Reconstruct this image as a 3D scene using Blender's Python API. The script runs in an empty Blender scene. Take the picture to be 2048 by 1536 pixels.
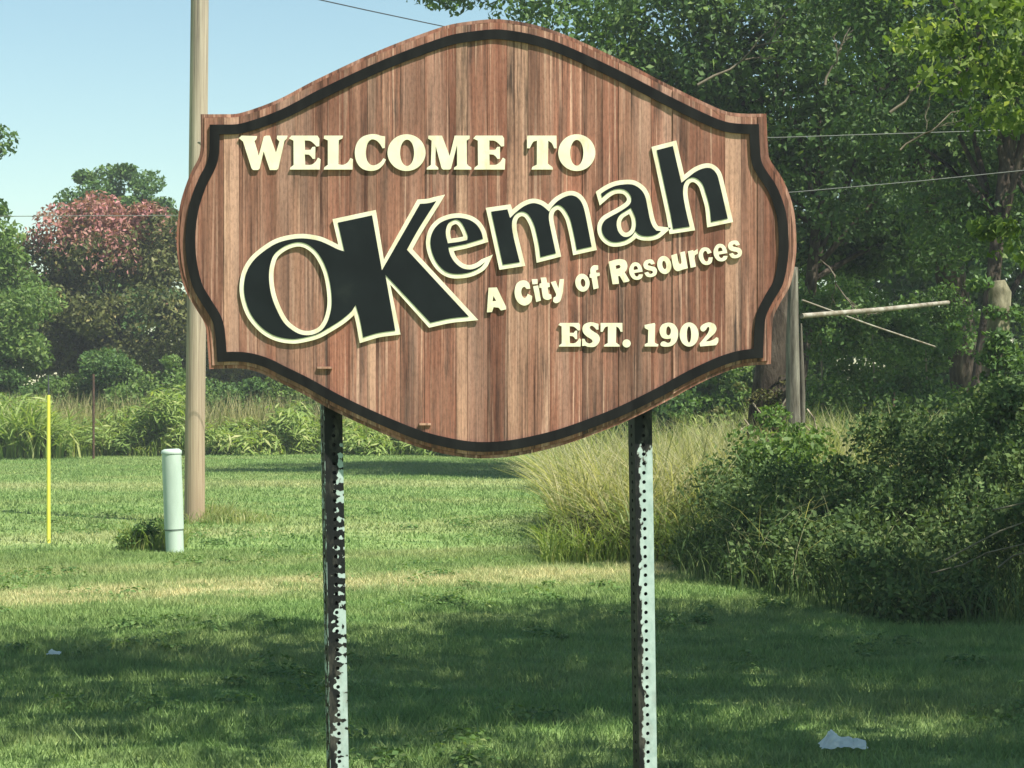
import bpy, bmesh, math, random
import numpy as np
from mathutils import Vector, Matrix
random.seed(7)
rng = np.random.default_rng(11)
scene = bpy.context.scene
C = scene.collection

# ------------------------------------------------------------------ camera
FPX = 4440.0; HZ = 768.0; CAMZ = 1.5
cam_d = bpy.data.cameras.new('camera'); cam = bpy.data.objects.new('camera', cam_d); C.objects.link(cam)
cam.location = (0, 0, CAMZ); cam.rotation_euler = (math.radians(90), 0, 0)
cam_d.sensor_width = 36; cam_d.lens = 36*FPX/2048; cam_d.clip_start = .05; cam_d.clip_end = 2000
scene.camera = cam
# ------------------------------------------------------------------ world, sun, exposure
SUN_EL = math.radians(57); SUN_AZ = math.radians(51)      # azimuth to the right of straight behind the camera
SX, SY, SZ = math.cos(SUN_EL)*math.sin(SUN_AZ), -math.cos(SUN_EL)*math.cos(SUN_AZ), math.sin(SUN_EL)
w = bpy.data.worlds.new('World'); scene.world = w; w.use_nodes = True
nt = w.node_tree; bg = nt.nodes['Background']
sky = nt.nodes.new('ShaderNodeTexSky'); sky.sky_type = 'NISHITA'; sky.sun_disc = False
sky.sun_elevation = SUN_EL; sky.sun_rotation = math.atan2(SX, SY)
sky.air_density = 1.1; sky.dust_density = .25; sky.ozone_density = 1.1; sky.altitude = 200
wb = nt.nodes.new('ShaderNodeMix'); wb.data_type = 'RGBA'; wb.blend_type = 'MULTIPLY'; wb.inputs[0].default_value = 1   # white balance of the whole sky
wb.inputs[7].default_value = (.95, 1.05, .96, 1); nt.links.new(sky.outputs[0], wb.inputs[6])
nt.links.new(wb.outputs[2], bg.inputs[0]); bg.inputs[1].default_value = .071
sd = bpy.data.lights.new('sun', 'SUN'); so = bpy.data.objects.new('sun', sd); C.objects.link(so)
sd.energy = 4.9; sd.angle = math.radians(.5); sd.color = (1, .95, .86)
so.rotation_euler = Vector((SX, SY, SZ)).to_track_quat('Z', 'Y').to_euler()
scene.view_settings.view_transform = 'Standard'; scene.view_settings.look = 'None'
scene.view_settings.gamma = 1; scene.view_settings.use_curve_mapping = False
scene.view_settings.exposure = 1.0

# ------------------------------------------------------------------ helpers
def P(px, py, d):
    return Vector(((px-1024)*d/FPX, d, CAMZ+(HZ-py)*d/FPX))
def depth_of(py):                      # depth of a ground point seen at row py
    return CAMZ*FPX/(py-HZ)
def tag(o, label=None, cat=None, group=None, kind=None):
    if label: o['label'] = label
    if cat: o['category'] = cat
    if group: o['group'] = group
    if kind: o['kind'] = kind
    return o
def link(name, me, parent=None, mats=()):
    o = bpy.data.objects.new(name, me); C.objects.link(o)
    if parent: o.parent = parent
    for m in mats: me.materials.append(m)
    return o
def empty(name, loc=(0, 0, 0), **k):
    o = bpy.data.objects.new(name, None); C.objects.link(o); o.location = loc; o.empty_display_size = .1
    return tag(o, **k)
def fast_mesh(name, verts, faces_n, rnd=None):
    """verts (N,3); every face uses faces_n consecutive verts"""
    me = bpy.data.meshes.new(name); n = len(verts); f = n//faces_n
    me.vertices.add(n); me.vertices.foreach_set('co', np.ascontiguousarray(verts, dtype=np.float32).ravel())
    me.loops.add(n); me.loops.foreach_set('vertex_index', np.arange(n, dtype=np.int32))
    me.polygons.add(f); me.polygons.foreach_set('loop_start', np.arange(0, n, faces_n, dtype=np.int32))
    if rnd is not None:
        a = me.attributes.new('rnd', 'FLOAT', 'POINT'); a.data.foreach_set('value', np.repeat(rnd, faces_n).astype(np.float32))
    me.update(); me.validate(); return me
def grid_mesh(name, verts, rows, cols, rnd=None):
    """verts (N, rows, cols, 3) strips"""
    N = verts.shape[0]; me = bpy.data.meshes.new(name)
    v = verts.reshape(-1, 3); r, c = np.meshgrid(np.arange(rows-1), np.arange(cols-1), indexing='ij')
    q = np.stack([r*cols+c, r*cols+c+1, (r+1)*cols+c+1, (r+1)*cols+c], -1).reshape(-1, 4)
    q = (q[None]+(np.arange(N)*rows*cols)[:, None, None]).reshape(-1, 4)
    me.vertices.add(len(v)); me.vertices.foreach_set('co', np.ascontiguousarray(v, dtype=np.float32).ravel())
    me.loops.add(q.size); me.loops.foreach_set('vertex_index', q.astype(np.int32).ravel())
    me.polygons.add(len(q)); me.polygons.foreach_set('loop_start', np.arange(0, q.size, 4, dtype=np.int32))
    if rnd is not None:
        a = me.attributes.new('rnd', 'FLOAT', 'POINT'); a.data.foreach_set('value', np.repeat(rnd, rows*cols).astype(np.float32))
    me.update(); return me
def tube_bm(bm, pts, rad, sides=8, cap=True, wob=0.):
    pts = [Vector(p) for p in pts]; rings = []
    for i, p in enumerate(pts):
        t = (pts[min(i+1, len(pts)-1)]-pts[max(i-1, 0)]).normalized()
        u = t.orthogonal().normalized() if abs(t.z) < .9 else Vector((1, 0, 0)).cross(t).normalized()
        v = t.cross(u); r = rad[i] if hasattr(rad, '__len__') else rad
        rings.append([bm.verts.new(p+(u*math.cos(a)+v*math.sin(a))*r*(1+random.uniform(-wob, wob))) for a in [k*2*math.pi/sides for k in range(sides)]])
    for a, b in zip(rings, rings[1:]):
        for k in range(sides):
            f = bm.faces.new((a[k], a[(k+1) % sides], b[(k+1) % sides], b[k])); f.smooth = True
    if cap:
        for rg in (rings[0], rings[-1]):
            f = bm.faces.new(rg[::-1] if rg is rings[0] else rg)
            for e in f.edges: e.smooth = False
def bm_obj(name, bm, mat, parent=None):
    bmesh.ops.recalc_face_normals(bm, faces=bm.faces)
    me = bpy.data.meshes.new(name); bm.to_mesh(me); bm.free()
    return link(name, me, parent, [mat])
def tube(name, pts, rad, mat, parent=None, sides=8, wob=0.):
    bm = bmesh.new(); tube_bm(bm, pts, rad, sides, True, wob); return bm_obj(name, bm, mat, parent)
def box_bm(bm, x0, x1, y0, y1, z0, z1):
    v = [bm.verts.new(p) for p in ((x0,y0,z0),(x1,y0,z0),(x1,y1,z0),(x0,y1,z0),(x0,y0,z1),(x1,y0,z1),(x1,y1,z1),(x0,y1,z1))]
    for f in ((0,3,2,1),(4,5,6,7),(0,1,5,4),(1,2,6,5),(2,3,7,6),(3,0,4,7)): bm.faces.new([v[i] for i in f])

# ------------------------------------------------------------------ materials
class M:
    def __init__(s, name):
        s.m = bpy.data.materials.new(name); s.m.use_nodes = True; s.nt = s.m.node_tree
        s.b = s.nt.nodes['Principled BSDF']; s.out = s.nt.nodes['Material Output']
    def n(s, t, **k):
        x = s.nt.nodes.new(t)
        for a, v in k.items(): setattr(x, a, v)
        return x
    def l(s, a, b): s.nt.links.new(a, b)
    def pos(s, scale=(1,1,1), loc=(0,0,0), src='obj', rot=(0,0,0)):
        if src == 'obj': o = s.n('ShaderNodeTexCoord').outputs['Object']
        else: o = s.n('ShaderNodeNewGeometry').outputs['Position']
        mp = s.n('ShaderNodeMapping'); mp.inputs['Scale'].default_value = scale; mp.inputs['Location'].default_value = loc
        mp.inputs['Rotation'].default_value = rot
        s.l(o, mp.inputs['Vector']); return mp.outputs[0]
    def noise(s, vec, scale=1., detail=4., rough=.6, dist=0.):
        x = s.n('ShaderNodeTexNoise'); x.inputs['Scale'].default_value = scale; x.inputs['Detail'].default_value = detail
        x.inputs['Roughness'].default_value = rough; x.inputs['Distortion'].default_value = dist
        s.l(vec, x.inputs['Vector']); return x.outputs['Fac']
    def ramp(s, fac, stops):
        x = s.n('ShaderNodeValToRGB'); e = x.color_ramp.elements
        while len(e) < len(stops): e.new(.5)
        for i, (p, c) in enumerate(stops):
            e[i].position = p; e[i].color = (*c, 1) if hasattr(c, '__len__') else (c, c, c, 1)
        s.l(fac, x.inputs[0]); return x.outputs[0]
    def mix(s, f, a, b, mode='MIX'):
        x = s.n('ShaderNodeMix', data_type='RGBA', blend_type=mode)
        for i, v in ((0, f), (6, a), (7, b)):
            if hasattr(v, 'is_linked') or isinstance(v, bpy.types.NodeSocket): s.l(v, x.inputs[i])
            elif i == 0: x.inputs[i].default_value = v
            else: x.inputs[i].default_value = (*v, 1)
        return x.outputs[2]
    def math(s, op, a, b=0., c=0.):
        x = s.n('ShaderNodeMath', operation=op)
        for i, v in enumerate((a, b, c)):
            if isinstance(v, bpy.types.NodeSocket): s.l(v, x.inputs[i])
            else: x.inputs[i].default_value = v
        return x.outputs[0]
    def sep(s, vec):
        x = s.n('ShaderNodeSeparateXYZ'); s.l(vec, x.inputs[0]); return x.outputs
    def attr(s, name):
        x = s.n('ShaderNodeAttribute', attribute_name=name); return x.outputs['Fac']
    def set(s, col, rough=.8, spec=.3, metal=0.):
        if isinstance(col, bpy.types.NodeSocket): s.l(col, s.b.inputs['Base Color'])
        else: s.b.inputs['Base Color'].default_value = (*col, 1)
        if isinstance(rough, bpy.types.NodeSocket): s.l(rough, s.b.inputs['Roughness'])
        else: s.b.inputs['Roughness'].default_value = rough
        s.b.inputs['Specular IOR Level'].default_value = spec; s.b.inputs['Metallic'].default_value = metal; return s
    def bump(s, h, dist=.002, strength=1.):
        x = s.n('ShaderNodeBump'); x.inputs['Distance'].default_value = dist; x.inputs['Strength'].default_value = strength
        s.l(h, x.inputs['Height']); s.l(x.outputs[0], s.b.inputs['Normal']); return s

def leaf_mat(name, stops, trans=.35, spec=.25, rough=.55, flower=None):
    m = M(name); r = m.attr('rnd'); col = m.ramp(r, stops)
    big = m.noise(m.pos((.7, .7, .7), src='geo'), 1.2, 3)
    col = m.mix(m.math('MULTIPLY', big, .55), col, m.mix(1., col, (1.25, 1.05, .55), 'MULTIPLY'))
    if flower:
        z = m.sep(m.pos(src='geo'))[2]
        fz = m.math('ADD', m.math('MULTIPLY', m.math('SUBTRACT', z, flower[0]), flower[1]), m.math('MULTIPLY', m.noise(m.pos(src='geo'), .85, 4), 3.6))
        fz = m.math('ADD', fz, m.math('MULTIPLY', r, .5)); f = m.ramp(fz, [(.0, 0.), (1., 1.)])
        f = m.math('GREATER_THAN', fz, 2.28)
        pink = m.ramp(m.noise(m.pos(src='geo'), 3.1, 2), [(.40, (.27, .16, .10)), (.60, (.50, .22, .22))])
        col = m.mix(f, col, pink)
    m.set(col, rough, spec)
    tr = m.n('ShaderNodeBsdfTranslucent'); m.l(m.mix(1., col, (1.1, 1.15, .5), 'MULTIPLY'), tr.inputs[0])
    mx = m.n('ShaderNodeMixShader'); mx.inputs[0].default_value = trans
    m.l(m.b.outputs[0], mx.inputs[1]); m.l(tr.outputs[0], mx.inputs[2]); m.l(mx.outputs[0], m.out.inputs[0])
    return m.m

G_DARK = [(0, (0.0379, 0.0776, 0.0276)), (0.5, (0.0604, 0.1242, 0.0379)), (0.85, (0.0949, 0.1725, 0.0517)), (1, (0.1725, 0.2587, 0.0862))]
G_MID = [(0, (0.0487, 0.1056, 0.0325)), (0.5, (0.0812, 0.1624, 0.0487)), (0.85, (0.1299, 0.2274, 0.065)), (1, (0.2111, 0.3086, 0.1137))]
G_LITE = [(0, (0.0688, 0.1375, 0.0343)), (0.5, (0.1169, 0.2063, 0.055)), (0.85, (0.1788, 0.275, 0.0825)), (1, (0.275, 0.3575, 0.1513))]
G_OLIVE = [(0, (0.0709, 0.091, 0.0324)), (0.5, (0.1115, 0.1317, 0.0486)), (0.85, (0.152, 0.1722, 0.0607)), (1, (0.243, 0.2228, 0.091))]
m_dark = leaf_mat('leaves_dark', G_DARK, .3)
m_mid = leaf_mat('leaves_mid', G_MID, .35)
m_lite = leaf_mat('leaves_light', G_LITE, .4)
m_spray = leaf_mat('leaves_spray', [(0, (.07, .13, .03)), (.5, (.14, .22, .055)), (.8, (.22, .31, .09)), (1, (.36, .42, .18))], .45)
m_crape = leaf_mat('leaves_crape', G_OLIVE, .3, flower=(4.75, .5))
m_bramble = leaf_mat('leaves_bramble', [(0, (.045, .085, .036)), (.5, (.09, .15, .062)), (.8, (.13, .195, .082)), (1, (.20, .25, .12))], .3, .08, .85)
m_tall = leaf_mat('tall_weed', [(0, (.11, .18, .05)), (.5, (.21, .30, .09)), (.8, (.28, .36, .12)), (1, (.40, .42, .20))], .5, .3)
m_weed = leaf_mat('broad_weed', [(0, (.12, .20, .055)), (.5, (.23, .34, .10)), (.8, (.31, .41, .14)), (1, (.44, .48, .24))], .45, .3)
m_head = leaf_mat('seed_heads', [(0, (.20, .21, .11)), (.5, (.32, .33, .17)), (1, (.46, .43, .27))], .45)
m_gold = leaf_mat('golden_grass', [(0, (.13, .21, .075)), (.4, (.24, .32, .13)), (.75, (.37, .41, .21)), (1, (.50, .49, .30))], .5)
m_straw = leaf_mat('straw_grass', [(0, (.21, .24, .13)), (.4, (.36, .38, .23)), (.75, (.48, .47, .32)), (1, (.60, .57, .42))], .5)
m_scrub = leaf_mat('dry_scrub', [(0, (.05, .07, .026)), (.5, (.09, .105, .04)), (1, (.17, .15, .07))], .25)

def lawn_colour(m, blade=False):
    big = m.noise(m.pos((.35, .55, .35), src='geo'), 1., 4)
    mid = m.noise(m.pos((1.2, 2.6, 1.), (3, 7, 0), src='geo'), 1., 5)
    fine = m.noise(m.pos((9, 22, 9), src='geo'), 1., 4, .7)
    col = m.ramp(mid, [(.28, (.12, .215, .062)), (.5, (.19, .29, .09)), (.70, (.27, .34, .13))])
    col = m.mix(m.ramp(big, [(.45, 0.), (.7, .6)]), col, (.27, .30, .12))
    dk = m.noise(m.pos((2.2, 3.2, 1.), (11, 2, 0), src='geo'), 1., 4, .65)
    col = m.mix(m.ramp(dk, [(.52, 0.), (.68, .65)]), col, (.085, .155, .05))
    x = m.sep(m.pos(src='geo'))
    def strip(c0, slope, wdt, amp):       # dry strip left by mowing / tyre tracks
        d = m.math('SUBTRACT', x[1], m.math('MULTIPLY_ADD', x[0], slope, c0))
        d = m.math('ADD', d, m.math('MULTIPLY', m.math('SUBTRACT', mid, .5), 1.3))
        g = m.math('POWER', 2.718, m.math('MULTIPLY', m.math('POWER', m.math('DIVIDE', m.math('ABSOLUTE', d), wdt), 2.), -1.))
        return m.math('MULTIPLY', g, m.math('MULTIPLY', fine, amp))
    s = m.math('ADD', m.math('MULTIPLY', strip(17.3, .50, .75, 2.3), m.ramp(dk, [(.36, 0.), (.56, 1.)])), strip(33.5, .1, 1.3, .7))
    s = m.math('ADD', s, strip(20.2, .7, .5, .6))
    s = m.math('ADD', s, strip(24.2, .6, .8, .6))
    s = m.math('MINIMUM', s, 1.)
    col = m.mix(s, col, (.50, .47, .25))
    if blade:
        col = m.mix(1., col, m.ramp(m.attr('rnd'), [(0, (.78, .82, .78)), (.6, (1.03, 1.05, 1.)), (.95, (1.25, 1.2, 1.1)), (1, (1.7, 1.5, 1.35))]), 'MULTIPLY')
    else:
        col = m.mix(1., col, m.ramp(fine, [(.3, (.55, .6, .5)), (.55, (1., 1., 1.)), (.8, (1.3, 1.2, 1.1))]), 'MULTIPLY')
    return col, fine
m_ = M('lawn'); c_, f_ = lawn_colour(m_); m_.set(c_, .9, .15).bump(f_, .03, .8); m_lawn = m_.m
m_ = M('grass_blades'); c_, f_ = lawn_colour(m_, True); m_.set(c_, .6, .25)
tr = m_.n('ShaderNodeBsdfTranslucent'); m_.l(c_, tr.inputs[0]); mx = m_.n('ShaderNodeMixShader'); mx.inputs[0].default_value = .3
m_.l(m_.b.outputs[0], mx.inputs[1]); m_.l(tr.outputs[0], mx.inputs[2]); m_.l(mx.outputs[0], m_.out.inputs[0]); m_blade = m_.m

# sign wood
def wood(name, edge=False):
    m = M(name); t = m.attr('tone'); t0 = m.attr('shift')
    vec = m.pos(src='obj'); cb = m.n('ShaderNodeCombineXYZ'); m.l(t0, cb.inputs[0]); m.l(t0, cb.inputs[2])
    ad = m.n('ShaderNodeVectorMath', operation='ADD'); m.l(vec, ad.inputs[0]); m.l(cb.outputs[0], ad.inputs[1]); v = ad.outputs[0]
    def st(sx, sz, det=4, rough=.6, dist=0.):
        mp = m.n('ShaderNodeMapping'); mp.inputs['Scale'].default_value = (sx, sx, sz); m.l(v, mp.inputs[0])
        return m.noise(mp.outputs[0], 1., det, rough, dist)
    fine = st(170, 3.2, 3, .65); med = st(38, 1.3, 5, .65, .35); low = st(7, 2.2, 3)
    col = m.ramp(med, [(.30, (.17, .088, .060)), (.45, (.265, .125, .085)), (.56, (.315, .165, .115)), (.72, (.38, .24, .17))])
    col = m.mix(m.math('MULTIPLY', t, m.ramp(st(11, 2.0, 4), [(.35, .35), (.55, 1.)])), col, (.52, .36, .26))
    grey = m.math('MULTIPLY', m.ramp(st(48, 2.6, 5, .7), [(.42, 0.), (.62, 1.)]), m.ramp(st(6, 1.3, 4, .6), [(.44, 0.), (.58, 1.)]))
    col = m.mix(grey, col, (.062, .047, .040))
    crack = m.ramp(st(95, 1.3, 2, .5), [(.57, 0.), (.68, .85)])
    col = m.mix(crack, col, (.07, .035, .025))
    pale = m.ramp(st(110, 1.8, 2, .5), [(.57, 0.), (.68, .8)])
    col = m.mix(pale, col, (.58, .42, .32))
    col = m.mix(1., col, m.ramp(fine, [(.3, (.80, .79, .79)), (.5, (1., 1., 1.)), (.7, (1.16, 1.15, 1.15))]), 'MULTIPLY')
    blot = m.noise(m.pos((9, 9, 5), (3, 0, 1)), 1., 5, .65)
    col = m.mix(m.ramp(blot, [(.48, 0.), (.72, .35)]), col, (.36, .235, .18))
    band = m.ramp(st(13, .5, 3, .6), [(.50, 0.), (.62, .55)])
    col = m.mix(band, col, (.47, .33, .26))
    col = m.mix(1., col, m.ramp(st(10, .8, 3, .55), [(.34, (.62, .60, .60)), (.5, (1., 1., 1.)), (.66, (1.18, 1.18, 1.18))]), 'MULTIPLY')
    col = m.mix(1., col, m.ramp(m.math('FRACT', m.math('MULTIPLY', t0, 7.31)), [(0., (.84, .82, .81)), (.5, (1.02, 1.02, 1.02)), (1., (1.12, 1.11, 1.1))]), 'MULTIPLY')
    speck = m.ramp(m.noise(m.pos((160, 160, 60)), 1., 3, .7), [(.36, .78), (.55, 1.05)])
    col = m.mix(1., col, speck, 'MULTIPLY')
    col = m.mix(1., col, (.91, .765, .72), 'MULTIPLY')
    if edge: col = m.mix(1., col, (.92, .88, .88), 'MULTIPLY')
    m.set(col, .75, .25).bump(m.math('ADD', fine, m.math('MULTIPLY', med, 1.2)), .0022, .8)
    return m.m
m_wood = wood('cedar'); m_wedge = wood('cedar_edge', True)
m_ = M('black_paint'); n_ = m_.noise(m_.pos((30, 30, 5)), 1., 4); m_.set(m_.ramp(n_, [(.35, (.004, .004, .004)), (.7, (.013, .013, .012))]), .7, .15).bump(n_, .001); m_black = m_.m
m_ = M('letter_black'); n_ = m_.noise(m_.pos((9, 9, 9)), 1., 5)
m_.set(m_.ramp(n_, [(.4, (.005, .007, .008)), (.62, (.008, .011, .012)), (.74, (.016, .020, .018))]), .55, .2); m_lblack = m_.m
m_ = M('cream_paint'); n_ = m_.noise(m_.pos((20, 20, 20)), 1., 4); c_ = m_.ramp(n_, [(.35, (.72, .68, .47)), (.65, (.80, .76, .56))])
d_ = m_.ramp(m_.noise(m_.pos((45, 45, 14)), 1., 5, .7), [(.52, 0.), (.74, .7)]); c_ = m_.mix(d_, c_, (.55, .44, .27)); m_.set(c_, .55, .3).bump(n_, .001); m_cream = m_.m
m_ = M('dark_back'); m_.set((.03, .018, .012), .9); m_back = m_.m

# flaking tube paint; object space: x across, z up
def tube_paint(name, heavy):
    m = M(name); x = m.sep(m.pos()); n1 = m.noise(m.pos((55, 55, 40)), 1., 3, .5, .4); n2 = m.noise(m.pos((6, 6, 7), (heavy*3.1, 0, 0)), 1., 2)
    hz = m.math('ABSOLUTE', m.math('SUBTRACT', m.math('FRACT', m.math('DIVIDE', x[2], .0254)), .5))   # 0 at a hole
    near = m.math('SUBTRACT', .3, hz)
    if heavy:   # right post: bare from knee height of the sign down
        g = m.math('ADD', m.math('MULTIPLY', m.math('ADD', x[0], .0135), 70.), m.math('MULTIPLY', m.math('SUBTRACT', n1, .5), 2.6))
        top = m.math('MULTIPLY', m.math('SUBTRACT', 1.335, x[2]), 14.)
        g = m.math('MINIMUM', g, m.math('ADD', top, m.math('MULTIPLY', m.math('SUBTRACT', n1, .5), 3.)))
        g = m.math('ADD', g, m.math('MULTIPLY', m.math('SUBTRACT', n2, .47), 1.2))
    else:
        xt = m.math('MINIMUM', m.math('MULTIPLY', m.math('SUBTRACT', x[0], .001), 70.), .40)
        g = m.math('ADD', xt, m.math('MULTIPLY', m.math('SUBTRACT', n1, .5), 4.2))
        g = m.math('ADD', g, m.math('MULTIPLY', m.math('SUBTRACT', n2, .58), 4.))
        g = m.math('ADD', g, m.math('MULTIPLY', near, 2.2))
        g = m.math('ADD', g, m.math('MULTIPLY', m.math('SUBTRACT', 1.02, x[2]), 1.1))
        top = m.math('MULTIPLY', m.math('SUBTRACT', 1.36, x[2]), 9.); g = m.math('MINIMUM', g, top)
        side = m.math('GREATER_THAN', -.0245, x[0]); sm = m.math('GREATER_THAN', m.noise(m.pos((60, 60, 30)), 1., 3), .55)
        g = m.math('MAXIMUM', g, m.math('MULTIPLY', m.math('MULTIPLY', side, sm), 1.))
    f = m.math('GREATER_THAN', g, .12)
    col = m.mix(f, (.005, .006, .006), m.ramp(n1, [(.3, (.26, .34, .31)), (.7, (.37, .45, .41))]))
    edge = m.math('SUBTRACT', 1., m.math('MULTIPLY', m.math('ABSOLUTE', m.math('SUBTRACT', g, .16)), 9.))
    edge = m.math('MULTIPLY', m.math('MAXIMUM', edge, 0.), m.math('MULTIPLY', m.noise(m.pos((90, 90, 70)), 1., 3), 1.1))
    col = m.mix(edge, col, (.11, .085, .06)); dirt = m.ramp(m.noise(m.pos((25, 25, 9)), 1., 5, .7), [(.5, 0.), (.75, .5)]); col = m.mix(dirt, col, (.14, .13, .10))
    m.set(col, .6, .2).bump(f, -.0004); return m.m

m_ = M('pole_wood'); n1 = m_.noise(m_.pos((38, 38, .8)), 1., 5, .65); n2 = m_.noise(m_.pos((1, 1, .35)), 1., 3)
c = m_.ramp(n1, [(.32, (.09, .07, .05)), (.44, (.30, .25, .18)), (.6, (.42, .36, .26)), (.75, (.54, .47, .35))]); c = m_.mix(m_.ramp(n2, [(.4, 0.), (.65, .6)]), c, (.20, .18, .15))
zz = m_.sep(m_.pos())[2]; c = m_.mix(m_.ramp(m_.math('MULTIPLY', zz, .22), [(0., .45), (.6, 0.)]), c, (.36, .23, .12)); m_.set(c, .85, .2).bump(n1, .008); m_pole = m_.m
m_ = M('old_wood'); n1 = m_.noise(m_.pos((22, 22, 2)), 1., 5, .7); m_.set(m_.ramp(n1, [(.3, (.035, .03, .022)), (.5, (.14, .13, .10)), (.72, (.28, .27, .21))]), .9, .15).bump(n1, .02); m_old = m_.m
m_ = M('bark'); n1 = m_.noise(m_.pos((14, 14, 3.5)), 1., 5, .7); m_.set(m_.ramp(n1, [(.3, (.018, .014, .010)), (.55, (.07, .056, .042)), (.75, (.15, .125, .095))]), .95, .1).bump(n1, .04); m_bark = m_.m
m_ = M('twig'); n1 = m_.noise(m_.pos((9, 9, 9)), 1., 3); m_.set(m_.ramp(n1, [(.3, (.16, .13, .09)), (.7, (.34, .29, .21))]), .85, .15); m_twig = m_.m
m_ = M('dull_twig'); n1 = m_.noise(m_.pos((9, 9, 9)), 1., 3); m_.set(m_.ramp(n1, [(.3, (.09, .075, .05)), (.7, (.22, .19, .14))]), .9, .1); m_twigd = m_.m
m_ = M('pale_bark'); n1 = m_.noise(m_.pos((12, 12, 6)), 1., 4); m_.set(m_.ramp(n1, [(.35, (.09, .085, .05)), (.65, (.24, .22, .14))]), .9, .15).bump(n1, .02); m_pale = m_.m
m_ = M('pedestal_plastic'); n1 = m_.noise(m_.pos((6, 6, 2)), 1., 4); m_.set(m_.ramp(n1, [(.35, (.36, .45, .37)), (.6, (.44, .54, .45))]), .5, .4); m_ped = m_.m
m_ = M('dark_joint'); m_.set((.16, .20, .17), .8); m_joint = m_.m
m_ = M('yellow_stake'); n1 = m_.noise(m_.pos((30, 30, 6)), 1., 3); m_.set(m_.ramp(n1, [(.3, (.60, .58, .06)), (.7, (.72, .70, .11))]), .4, .4); m_yel = m_.m
m_ = M('cable'); m_.set((.05, .055, .06), .6); m_cable = m_.m
m_ = M('pale_cable'); m_.set((.16, .17, .15), .6); m_pcable = m_.m
m_ = M('rail_metal'); n1 = m_.noise(m_.pos((3, 9, 9)), 1., 4); m_.set(m_.ramp(n1, [(.4, (.17, .14, .095)), (.6, (.33, .31, .25))]), .55, .4); m_rail = m_.m
m_ = M('rusty_steel'); n1 = m_.noise(m_.pos((20, 20, 9)), 1., 3); m_.set(m_.ramp(n1, [(.4, (.06, .035, .025)), (.7, (.12, .07, .045))]), .8); m_rust = m_.m
m_ = M('paper'); n1 = m_.noise(m_.pos((30, 30, 30)), 1., 3); m_.set(m_.ramp(n1, [(.35, (.84, .88, .87)), (.65, (.92, .93, .90))]), .7, .3); m_paper = m_.m

# ------------------------------------------------------------------ ground
def ground_z(x, y):
    return 0.
bm = bmesh.new()
xs = [-400, -120, -40, -15, -6, 0, 6, 15, 40, 120, 400]; ys = [-60, 0, 6, 12, 20, 30, 45, 60, 100, 200, 700]
vv = [[bm.verts.new((x, y, 0)) for x in xs] for y in ys]
for j in range(len(ys)-1):
    for i in range(len(xs)-1): bm.faces.new((vv[j][i], vv[j][i+1], vv[j+1][i+1], vv[j+1][i]))
tag(bm_obj('lawn', bm, m_lawn), kind='structure')

def blades(n, d0, d1, margin, h, wd, seed, power=1.):
    r = np.random.default_rng(seed)
    d = np.sqrt(r.uniform(d0**2, d1**2, n)) if power == 1 else d0+(d1-d0)*r.uniform(0, 1, n)**power
    x = r.uniform(-1, 1, n)*(d*1024/FPX*margin+.4)
    cl = np.sin(x*3.1+1.7*np.sin(d*2.3))*np.sin(d*2.9+1.3*np.sin(x*2.1+2))+.6*np.sin(x*9+d*3)*np.sin(d*8.1-x*4)
    hh = h*(1+.28*cl)*r.uniform(.5, 1.25, n); hh[r.uniform(0, 1, n) < .012] *= 1.9
    a = r.uniform(0, 2*np.pi, n); ww = wd*r.uniform(.6, 1.3, n)
    lean = r.normal(0, .5, (n, 2))*hh[:, None]
    b = np.stack([x, d, np.full(n, -.003)], 1); off = np.stack([np.cos(a)*ww, np.sin(a)*ww, np.zeros(n)], 1)
    tip = b+np.stack([lean[:, 0], lean[:, 1], hh], 1)
    v = np.stack([b-off, b+off, tip], 1).reshape(-1, 3)
    return v, r.uniform(0, 1, n)
parts = [blades(30000, 5.2, 8.4, 1.3, .055, .0035, 1), blades(360000, 8.2, 20, 1.15, .040, .0042, 2, .85),
         blades(260000, 19, 48, 1.12, .040, .009, 3, .8)]
v = np.concatenate([p[0] for p in parts]); r = np.concatenate([p[1] for p in parts])
o = link('grass', fast_mesh('grass', v, 3, r), None, [m_blade])
tag(o, 'short mown green grass covering the open lawn', 'grass', kind='stuff')

# ------------------------------------------------------------------ leaves & plants
def unit(r, n):
    v = r.normal(size=(n, 3)); return v/np.linalg.norm(v, axis=1)[:, None]
def leaf_verts(r, pos, nrm, size, asp=.5, flat=.6):
    n = len(pos); nn = nrm*flat+unit(r, n)*(1-flat)*1.6; nn /= np.linalg.norm(nn, axis=1)[:, None]
    t = unit(r, n); t[:, 2] -= .25; t -= nn*np.sum(t*nn, 1)[:, None]; t /= np.linalg.norm(t, axis=1)[:, None]
    s = np.cross(nn, t); L = (size*r.uniform(.6, 1.3, n))[:, None]; W = L*asp
    a = pos-t*L*.5; b = pos+s*W*.5+nn*L*.06; c = pos+t*L*.5-nn*L*.05; d = pos-s*W*.5+nn*L*.06
    return np.stack([a, b, c, d], 1).reshape(-1, 3)
def clump_centres(r, k, cen, rad, shell=.55, zmin=None):
    u = unit(r, k); q = r.uniform(shell**3, 1, k)**(1/3.)
    c = np.array(cen)+u*q[:, None]*np.array(rad)
    if zmin is not None: c[:, 2] = np.maximum(c[:, 2], zmin+r.uniform(0, .4, k))
    return c
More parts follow.
